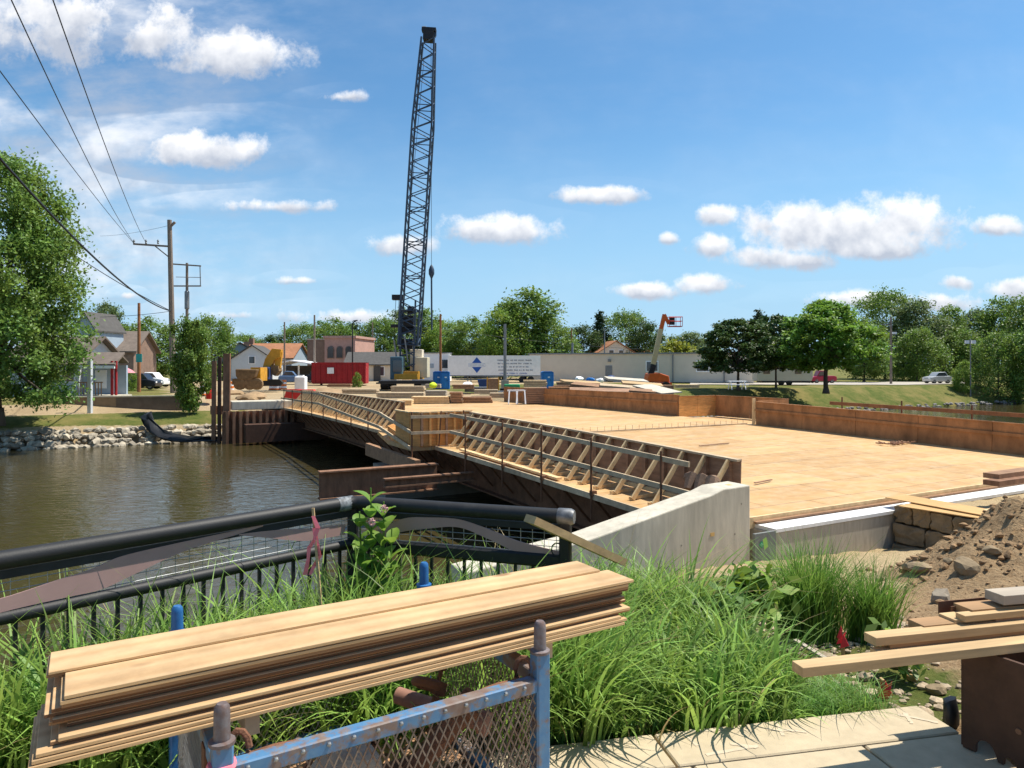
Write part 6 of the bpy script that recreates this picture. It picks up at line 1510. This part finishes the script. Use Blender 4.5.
# ---- poles and lamps
def pole(px, top, d, r, m_, lab, nm='utility_pole', cat='utility pole', pt=None, lean=0, grp=None):
    b = G_(px, d); tp = W(px + lean, d, py=top); t = thing(nm, b, lab, cat, grp); MB().tube([b - UP * .3, tp], r, 8, r * .7).build('pole', m_, t); return t, b, tp
t1, b1_, tp1 = pole(173.5, 220, 58, .26, m_pole, 'tall timber utility pole with a long crossarm at the left', lean=-4)
P_ = lambda px, py, dd=0: W(px, 58 + dd, py=py)
MB().beam(P_(133.5, 244), P_(171, 246.5), .12, .14).build('crossarm', m_pole, t1); MB().beam(P_(155, 246), P_(170, 258), .08, .08).build('brace', m_pole, t1)
MB().beam(P_(170, 227), P_(175, 222), .2, .14).build('stub_arm', m_pole, t1)
for px in (134, 146, 158, 170):
    MB().lathe(P_(px, 244), [(.05, 0), (.09, .08), (.05, .16), (.09, .24), (.04, .36)], 8).build('insulator', m_steelgrey, t1)
t2, b2_, tp2 = pole(187, 263, 78, .2, m_pole, 'second timber utility pole with stacked crossarms just right of the tall one')
P2_ = lambda px, py: W(px, 78, py=py)
for a, b in (((172, 264), (201, 266)), ((174, 286), (201, 286)), ((176, 277), (201, 277.5))): MB().beam(P2_(*a), P2_(*b), .12, .14 if a[1] != 277 else .05).build('crossarm', m_pole, t2)
MB().beam(P2_(200, 266), P2_(200.5, 286), .08, .08, V((0, 1, 0))).build('link_bar', m_steelgrey, t2); MB().lathe(P2_(187, 300), [(.24, -1.0), (.26, -.9), (.26, .9), (.2, 1.0)], 10).build('transformer', m_steelgrey, t2)
pole(139, 303, 60, .16, m_polerust, 'slim rust orange pole with a teal sign at the left', nm='rust_pole', cat='pole')
o = W(139, 59.7, py=358); tag(MB().box(o, (.5, .04, .7)).build('teal_sign', mat('teal_paint', (.05, .42, .38), .5)), 'small teal sign fixed to the rust orange pole', 'sign')
pole(284.5, 322, 86, .13, m_pole, 'thin bare pole beside the bulk bag', grp='thin poles in the yard'); pole(314.5, 315, 92, .16, m_pole, 'bare timber pole at the left end of the red dumpster', grp='thin poles in the yard'); pole(372.5, 322, 118, .14, m_pole, 'distant pole behind the low dark roofed house', grp='thin poles in the yard')
pole(230, 330, 110, .1, m_pole, 'distant thin pole above the blue houses', grp='thin poles in the yard'); pole(500, 328, 108, .13, m_pole, 'pale thin pole behind the white trailer', grp='thin poles in the yard'); pole(440.5, 314, 76, .15, m_polerust, 'rusty pipe pole rising behind the blue toilets', nm='rust_pole', cat='pole')
pole(571.5, 328, 110, .13, m_polerust, 'thin reddish pole above the left part of the long building', grp='thin poles in the yard'); pole(604.5, 328, 112, .11, m_steelgrey, 'thin grey pole above the brown roofed house', grp='thin poles in the yard')
t, b, tp = pole(505, 324, 64, .16, m_steelgrey, 'dark lamp post in front of the trailer lettering', 'lamp_post', 'lamp post'); MB().box(b + UP * .5, (.7, .7, 1.0)).build('base', m_concg, t)
t, b, tp = pole(352.5, 323, 78, .09, m_blackm, 'black street lamp behind the red dumpster', 'street_lamp', 'street lamp'); k = MB(); k.beam(tp, tp + V((.35, 0, .22)), .1, .08); k.beam(tp + V((.1, 0, .22)), tp + V((.55, 0, .3)), .22, .1); k.build('lamp_head', m_blackm, t)
t, b, tp = pole(891, 317, 88, .16, m_pole, 'tall timber light pole by the road at the right', 'light_pole', 'light pole'); MB().beam(tp - UP * 1.0, tp + V((-1.2, 0, -.9)), .08, .08).build('arm', m_steelgrey, t); MB().box(W(894.5, 87.7, py=333), (.5, .2, .25)).build('lamp_head', m_wht, t)
t, b, tp = pole(970.5, 339, 84, .08, m_steelgrey, 'slim twin headed light pole above the right bank', 'light_pole', 'light pole')
for px in (967, 973.5): MB().box(W(px, 83.8, py=342), (.45, .2, .4)).build('lamp_head', m_wht, t)
# ---- overhead wires
def wire(p, q, sag, r, lab, n=24):
    pts = []
    for i in range(n + 1):
        t_ = i / n; c = V(p).lerp(V(q), t_); c.z -= sag * 4 * t_ * (1 - t_); pts.append(c)
    tag(MB().tube(pts, r, 5).build('overhead_wire', m_blackm), lab, 'wire', 'overhead wires')
wire(P_(171, 311), W(-75, 16, py=73), 1.0, .045, 'thick black cable sweeping from the tall pole over the big left tree')
wire(P_(134, 243), W(-14, 14, py=-55), .5, .016, 'thin upper wire to the left end of the long crossarm')
wire(P_(146, 243), W(32, 14, py=-60), .5, .016, 'thin wire to the middle of the long crossarm')
wire(P_(158, 243), W(-60, 14, py=-30), .2, .014, 'thin wire slanting lowest of those to the crossarm') if 0 else wire(P_(134, 243.5), W(-60, 14, py=-10), .2, .016, 'thin wire entering at the left frame edge above the thick cable')
wire(P_(171, 311), W(-40, 45, py=170), .6, .03, 'second black cable passing behind the big left tree')
wire(W(171, 58, py=225), W(100, 90, py=236), .2, .014, 'short thin wire from the pole top towards the left')
wire(W(172, 58, py=311), W(100, 60, py=317), .1, .02, 'low wire from the tall pole to the rust orange pole')
wire(W(440, 76, py=329), W(640, 110, py=349), .3, .02, 'thin wire across the trees above the white trailer')

# ---- left bank: stone edge, retaining wall, houses
sw = thing('stone_edge', B(SF - .4, -12, WZ), 'rough pale stone riprap wall along the left bank waterline', 'stone wall')
k = MB(); rn = random.Random(9)
for i in range(600):
    l = rn.uniform(-26, -4.4); row = rn.randint(0, 3); e = -.45 + row * .24 + rn.uniform(-.1, .1); r = rn.uniform(.16, .30)
    p = B(SF + e - .1, l, WZ - .02 + row * .28 + rn.uniform(-.06, .06)); k.rock(p, r * 1.1, i, 1, (1.4, .9, .75), .5, 7)
o = k.build('stones', m_rip, sw); o['kind'] = 'stuff'
sw2 = thing('stone_edge', B(SF - .4, 45, WZ), 'low grey stone edging along the right bank waterline', 'stone wall')
k = MB()
for i in range(300):
    l = rn.uniform(21, 90); row = rn.randint(0, 1); p = B(SF - .30 + row * .3 - .1, l, WZ + row * .22 + rn.uniform(-.05, .05)); k.rock(p, rn.uniform(.14, .26), i + 500, 1, (1.4, .9, .8), .3, 4)
o = k.build('stones', mat('grey_riprap', (.24, .22, .2), .95, .3, 2.5, .3, 10, island=.25), sw2); o['kind'] = 'stuff'
# retaining wall
a, b = W(22, 44, z=-1.3), W(193, 46.5, z=-1.3)
t = thing('retaining_wall', (a + b) / 2, 'low tan retaining wall below the porch on the left bank', 'retaining wall'); dirn = (b - a).normalized(); q = dirn.cross(UP)
hh = .95; m1 = a.lerp(b, .54)
k = MB(); k.beam(a + UP * hh / 2, m1 + UP * hh / 2, .3, hh); k.build('left_wall', mat('tan_blocks', (.30, .225, .15), .95, .2, 3), t)
k = MB(); k.beam(m1 + UP * hh / 2 + q * .02, b + UP * hh / 2 + q * .02, .32, hh); k.build('right_wall', mat('dark_blocks', (.15, .125, .105), .95, .2, 3), t)
k = MB(); k.beam(a + UP * (hh + .04), b + UP * (hh + .04), .42, .08); k.build('coping', m_concg, t)
# black silt curtain and floating boom
k = MB(); crv = [(144, 419, 41.5), (150, 424, 41.2), (156, 432, 41.0), (163, 438, 40.8), (175, 441, 40.6), (190, 441.5, 40.8), (205, 440, 41.0), (232, 439.5, 42), (262, 439, 43), (300, 439, 44.5)]
pts = [W(px, d, py=py) for px, py, d in crv]
vs = []; fs = []
tops = [.30, .75, .65, .5, .40, .3, .24, .15, .14, .14]
for i, p in enumerate(pts):
    for j in range(5):
        a_ = j / 4; vs.append(p + V((.12 * math.sin(i * 2 + j * 2), -.5 * a_ - .1 * math.sin(i + j * 1.7), tops[i] * (1 - a_) + .08 * math.sin(i * 3.1 + j * 1.3) * (1 - a_))))
for i in range(len(pts) - 1):
    for j in range(4): fs.append((i * 5 + j, i * 5 + j + 1, (i + 1) * 5 + j + 1, (i + 1) * 5 + j))
k.add(vs, fs); o = k.build('silt_curtain', m_tarp, smooth=True); m_ = o.modifiers.new('thick', 'SOLIDIFY'); m_.thickness = .04; tag(o, 'crumpled black silt curtain trailing off the left bank into the water', 'silt curtain')
# rusty sheet piles and tall plates
t = thing('sheet_pile_wall', W(255, 43, z=WZ), 'corrugated rusty sheet pile wall at the far bridge end', 'sheet piling')
a, b = W(222, 40.6, z=0), W(300, 42.6, z=0); dirn = (b - a).normalized(); q = dirn.cross(UP); L_ = (b - a).length; k = MB(); n_ = 12; zt = W(250, 42.5, py=409.5).z
pp = []
for i in range(n_):
    for f_, dq in ((0, 0), (.38, 0), (.5, .3), (.88, .3)): pp.append(a + dirn * L_ * (i + f_) / n_ + q * dq)
for i in range(len(pp) - 1): k.beam(pp[i] + UP * (zt + WZ - .6) / 2, pp[i + 1] + UP * (zt + WZ - .6) / 2, .03, zt - WZ + .6)
k.build('sheets', m_rust2, t)
k = MB(); k.box(W(266, 42.6, py=404.5), (4.0, 1.4, .5), ax_(math.atan2(dirn.y, dirn.x))); bevel(k.build('concrete_cap', m_conc, t), .04)
k = MB(); k.box(W(219, 41.4, py=410), (.9, .3, .5)); k.build('timber_waler', m_lumbrown, t)
for i, (px, w, top, m_) in enumerate(((213.6, .26, 361, m_rust2), (219.2, .2, 357, m_rustdk), (226.5, .46, 353.5, m_rust2))):
    bt, tpp = W(px, 41.0, z=WZ - .5), W(px + .5, 41.0, py=top); o = MB().beam(bt, tpp, .14, w * .85, V((1, 0, 0))).build('steel_pile', m_); tag(o, ['leftmost of the three tall rusty piles by the slender tree', 'thin dark middle pile of the three tall rusty piles', 'widest of the three tall rusty piles, on the right'][i], 'steel pile', 'tall rusty piles')
for i in range(3): o = MB().tube([W(236 + i * 11, 41.8, z=WZ - .4), W(236.5 + i * 11, 41.8, py=412)], .12, 8).build('timber_pile', m_lumber); tag(o, ['left', 'middle', 'right'][i] + ' pale timber pile standing before the rusty sheet pile wall', 'timber pile', 'pale timber piles')
# houses on the left bank
t, o, A = house('waterside_house', 66, 53, -.12, 5.4, 4.2, 2.7, 1.5, m_sidingw, m_roofgr, 'pale house with a brown roof half hidden behind the big left tree', [(1.9, 1.7, .9, 1.2)], 'x', over=.5)
o = W(105, 50.5, z=-.5); t = thing('porch', o, 'porch with red posts and a grey roof beside the pale waterside house', 'porch')
k = MB(); k.prism([o + V((-2.0, -1.6, 2.15)), o + V((1.6, -1.6, 2.15)), o + V((1.2, .4, 3.0)), o + V((-1.6, .4, 3.0))], (0, 0, .14)); k.build('roof', m_roofgr, t)
MB().box(o + V((-.2, -1.55, 2.08)), (3.5, .12, .2)).build('fascia', m_wht, t)
for px in (112, 116): MB().box(W(px, 49.2, z=.75), (.13, .13, 2.5)).build('post', m_red, t)
MB().box(o + V((-.3, .5, 1.1)), (3.2, .2, 2.2)).build('back_wall', m_siding, t); MB().box(o + V((-.2, -.6, .0)), (3.6, 2.4, .25)).build('floor', m_conc, t)
for i in range(9): MB().box(o + V((-1.0 + i * .2, -1.5, .55)), (.05, .05, .9)).build('baluster', m_lumbrown, t)
MB().box(o + V((-.2, -1.5, 1.02)), (1.8, .07, .08)).build('handrail', m_lumbrown, t); MB().box(o + V((-.5, .37, 1.2)), (.8, .08, 1.3)).build('window', m_wht, t)
k = MB(); k.beam(W(90, 43.4, z=-1.5), W(90, 43.4, py=359), .22, .22, V((0, 1, 0))); tag(k.build('white_post', m_sidingw), 'slim white post at the corner before the waterside house', 'post')
house('brick_house', 119, 74, .12, 5.2, 6, 3.6, 1.9, m_brickd, m_roofgr, 'brown brick house with a hipped brown roof at the left', [(.1, 2.6, .9, 1.2)], 'x', over=.4)
house('tall_house', 100, 70, .0, 1.9, 5, 5.6, 1.5, m_siding, m_roofdk, 'narrow dark gable wall between the waterside house and brick house', [], 'y', over=.2)
# pink parasol
o = W(124.5, 52, z=-.5); t = thing('parasol', o, 'small pink parasol near the red porch posts', 'parasol'); MB().tube([o, o + UP * 2.0], .03, 6).build('pole', m_wht, t)
MB().lathe(o + UP * 1.65, [(.75, 0), (.55, .18), (.3, .32), (.03, .42)], 10).build('canopy', mat('parasol_pink', (.62, .24, .27), .8), t)
# ---- cars and camper
def car(px, py, d, rz, m_, lab, ln=4.4, sc=1.0, pickup=False):
    o = W(px, d, py=py); o.z = terr(o.x, o.y) + .06; A = ax_(rz); t = thing('parked_car', o, lab, 'car')
    P_ = lambda x, y, z: o + A[0] * x + A[1] * y + UP * z
    lo = [(-2.15, .25), (2.15, .25), (2.2, .55), (2.1, .78), (1.0, .92), (-1.7, .95), (-2.15, .85), (-2.2, .5)]
    up_ = [(-1.6, .93), (1.05, .91), (.35, 1.42), (-1.0, 1.46)] if not pickup else [(-.5, .95), (1.2, .92), (.75, 1.6), (-.3, 1.62)]
    k = MB(); k.prism([P_(x * ln / 4.4, -.85, z) for x, z in lo], A[1] * 1.7); bevel(k.build('body', m_, t), .08, 2)
    k = MB(); k.prism([P_(x * ln / 4.4, -.72, z) for x, z in up_], A[1] * 1.44); cb_ = bevel(k.build('cabin', m_, t), .06, 2)
    gx = [(x * .86 * ln / 4.4, .98 + (z - .93) * .8) for x, z in up_]
    for sy in (-.735, .715): k = MB(); k.prism([P_(x, sy, z) for x, z in gx], A[1] * .02); k.build('window', m_glass, cb_)
    for x in (-1.35, 1.35):
        for sy in (-.82, .62):
            w_ = MB().lathe(P_(x * ln / 4.4, sy, .33), [(.2, 0), (.33, .03), (.33, .19), (.2, .22)], 14, A[1]).build('wheel', m_tyre, t); MB().lathe(P_(x * ln / 4.4, sy + (-.01 if sy < 0 else .2), .33), [(.19, 0), (.19, .03)], 10, A[1]).build('rim', m_steelgrey, w_)
    for sy in (-.6, .6): MB().box(P_(2.17 * ln / 4.4, sy, .66), (.06, .3, .14), A).build('headlight', m_wht, t)
m_silver = mat('silver_paint', (.55, .56, .58), .3, .05, 2, metal=.3); m_carred = mat('car_red', (.32, .02, .05), .3, .1, 2); m_carbl = mat('car_black', (.02, .022, .03), .25, .1, 2); m_carblu = mat('car_blue', (.10, .17, .30), .3, .1, 2)
car(937, 384, 91, 3.2, m_silver, 'silver car parked at the right beside the waterside bushes', 2.9); car(822, 386, 93, 3.1, m_carred, 'dark red pickup by the trunk of the bright dome tree', 3.2, pickup=True)
car(144, 380, 64, .1, m_carbl, 'black car in the driveway behind the clipped bush', 2.6); car(291, 377, 80, .2, m_carblu, 'blue car under the canopy left of the dumpster', 2.6); car(318, 377, 84, .1, m_carbl, 'dark car half hidden by the red dumpster', 2.6); car(154, 380, 69, .05, m_wht, 'white car behind the black car in the driveway', 2.6)
o = G_(782, 84); A = ax_(-.06); t = thing('camper_trailer', o, 'white camper trailer parked behind the bright dome tree trunk', 'camper'); hh = zpy(364, 84) - o.z
k = MB(); k.prism([o + A[0] * x - A[1] * 1.1 + UP * z for x, z in ((-3.2, .5), (3.0, .5), (3.2, .9), (3.2, hh - .3), (2.9, hh), (-3.0, hh), (-3.2, hh - .3))], A[1] * 2.2); bevel(k.build('body', m_off, t), .06)
for x in (-2.1, 1.5): MB().box(o + A[0] * x - A[1] * 1.13 + UP * (hh * .66), (.75, .04, .6), A).build('window', m_glass, t)
for x in (-.4, .5): MB().lathe(o + A[0] * x - A[1] * 1.1 + UP * .36, [(.2, 0), (.36, .03), (.36, .2), (.2, .22)], 12, A[1]).build('wheel', m_tyre, t)
MB().box(o + A[0] * .1 - A[1] * .2 + UP * .42, (5.6, 1.9, .2), A).build('chassis', m_blackm, t)
o = W(737, 62, py=389.5); t = thing('picnic_table', o, 'white picnic table in the shade under the forked maple', 'picnic table')
MB().box(o + UP * .72, (1.6, .7, .06)).build('top', m_wht, t)
for sy in (-.6, .6): MB().box(o + V((0, sy, .42)), (1.6, .25, .05)).build('seat', m_wht, t)
for sx in (-.6, .6):
    for sy in (-1, 1): MB().beam(o + V((sx, sy * .55, 0)), o + V((sx, sy * .15, .7)), .08, .06, V((1, 0, 0))).build('leg', m_wht, t)
for i, (px, d, c_) in enumerate(((690, 62, m_lumbrown), (706, 63, m_lumbrown), (716, 64, m_lumber))):
    o = G_(px, d); k = MB(); k.box(o + UP * .3, (1.1 + .2 * i, .8, .5)); k.box(o + V((.1, -.1, .65)), (.8, .6, .2)); tag(k.build('material_pile', c_), ['left', 'middle', 'right'][i] + ' low material pile in the shade left of the forked maple', 'material pile', 'material piles before the pale building')
# road strip behind the right lawn, and the left street
rd = MB(); far_e, near_e = [(690, 382.6), (900, 382.0), (965, 381.9)], [(690, 384.6), (900, 385.1), (965, 383.9)]
def epath(E, t_):
    k_ = 0 if t_ < .7 else 1; f_ = t_ / .7 if k_ == 0 else (t_ - .7) / .3; px = lerp(E[k_][0], E[k_ + 1][0], f_); py = lerp(E[k_][1], E[k_ + 1][1], f_)
    p = W(px, (H + .6) * F / (py - HY), z=0); p.z = terr(p.x, p.y) + .06; return p
for i in range(30):
    for j in range(3):
        a0, a1 = i / 30, (i + 1) / 30; g0, g1 = j / 3, (j + 1) / 3; pq = []
        for a_, g_ in ((a0, g0), (a1, g0), (a1, g1), (a0, g1)):
            p = epath(near_e, a_).lerp(epath(far_e, a_), g_); p.z = terr(p.x, p.y) + .06; pq.append(p)
        rd.add(pq, [(0, 1, 2, 3)])
o = rd.build('road', mat('pale_road', (.40, .36, .30), .95, .08, 1)); tag(o, kind='structure')

# more yard material between the trailer and the deck
extra = [(452, 474, 384.5, 389, 57, 'm_lumbrown', 'brown timbers behind the dark crossed timbers', 2), (474, 498, 389.5, 394, 53, 'm_lumber2', 'pale boards behind the low reddish timber stack', 2), (497, 512, 391, 396, 53, 'm_steelgrey', 'grey steel forms behind the small pallet stack', 2),
 (530, 560, 389, 395, 50, 'm_plank', 'tan boards behind the brown form panels', 3), (556, 580, 382, 388, 58, 'm_lumbrown', 'brown pallets left of the plywood heap', 3), (425, 440, 384, 388, 60, 'm_plankgr', 'grey pallet between the blue toilets and the crane', 2), (395, 412, 400, 406, 44, 'm_lumber', 'pale boards beside the far left deck edge', 3), (327, 350, 384, 387, 72, 'm_lumbrown', 'dark timbers at the foot of the red dumpster', 2), (676, 700, 384.5, 388, 60, 'm_lumber', 'pale boards on the grass right of the boom lift', 2)]
for a, b, y0, y1, d, m_, lab, n_ in extra: lstack(a, b, y0, y1, d, globals()[m_], lab, n_, 1.0)
for i, (px, d, r, lab) in enumerate(((252, 50, .9, 'low brown dirt heap behind the far bridge end'), (330, 56, 1.2, 'wide tan dirt heap below the red dumpster'), (228, 55, .7, 'small dirt heap right of the tall rusty piles'))):
    o = G_(px, d); k = MB(); k.rock(o, r, i + 70, 3, (1.8, 1.2, .55), .15, 3); tag(k.build('dirt_heap', mat('heap_soil', (.33, .22, .12), .97, .25, 4, .5, 12) if i == 0 else bpy.data.materials['heap_soil'], smooth=True), lab, 'dirt heap', 'dirt heaps')
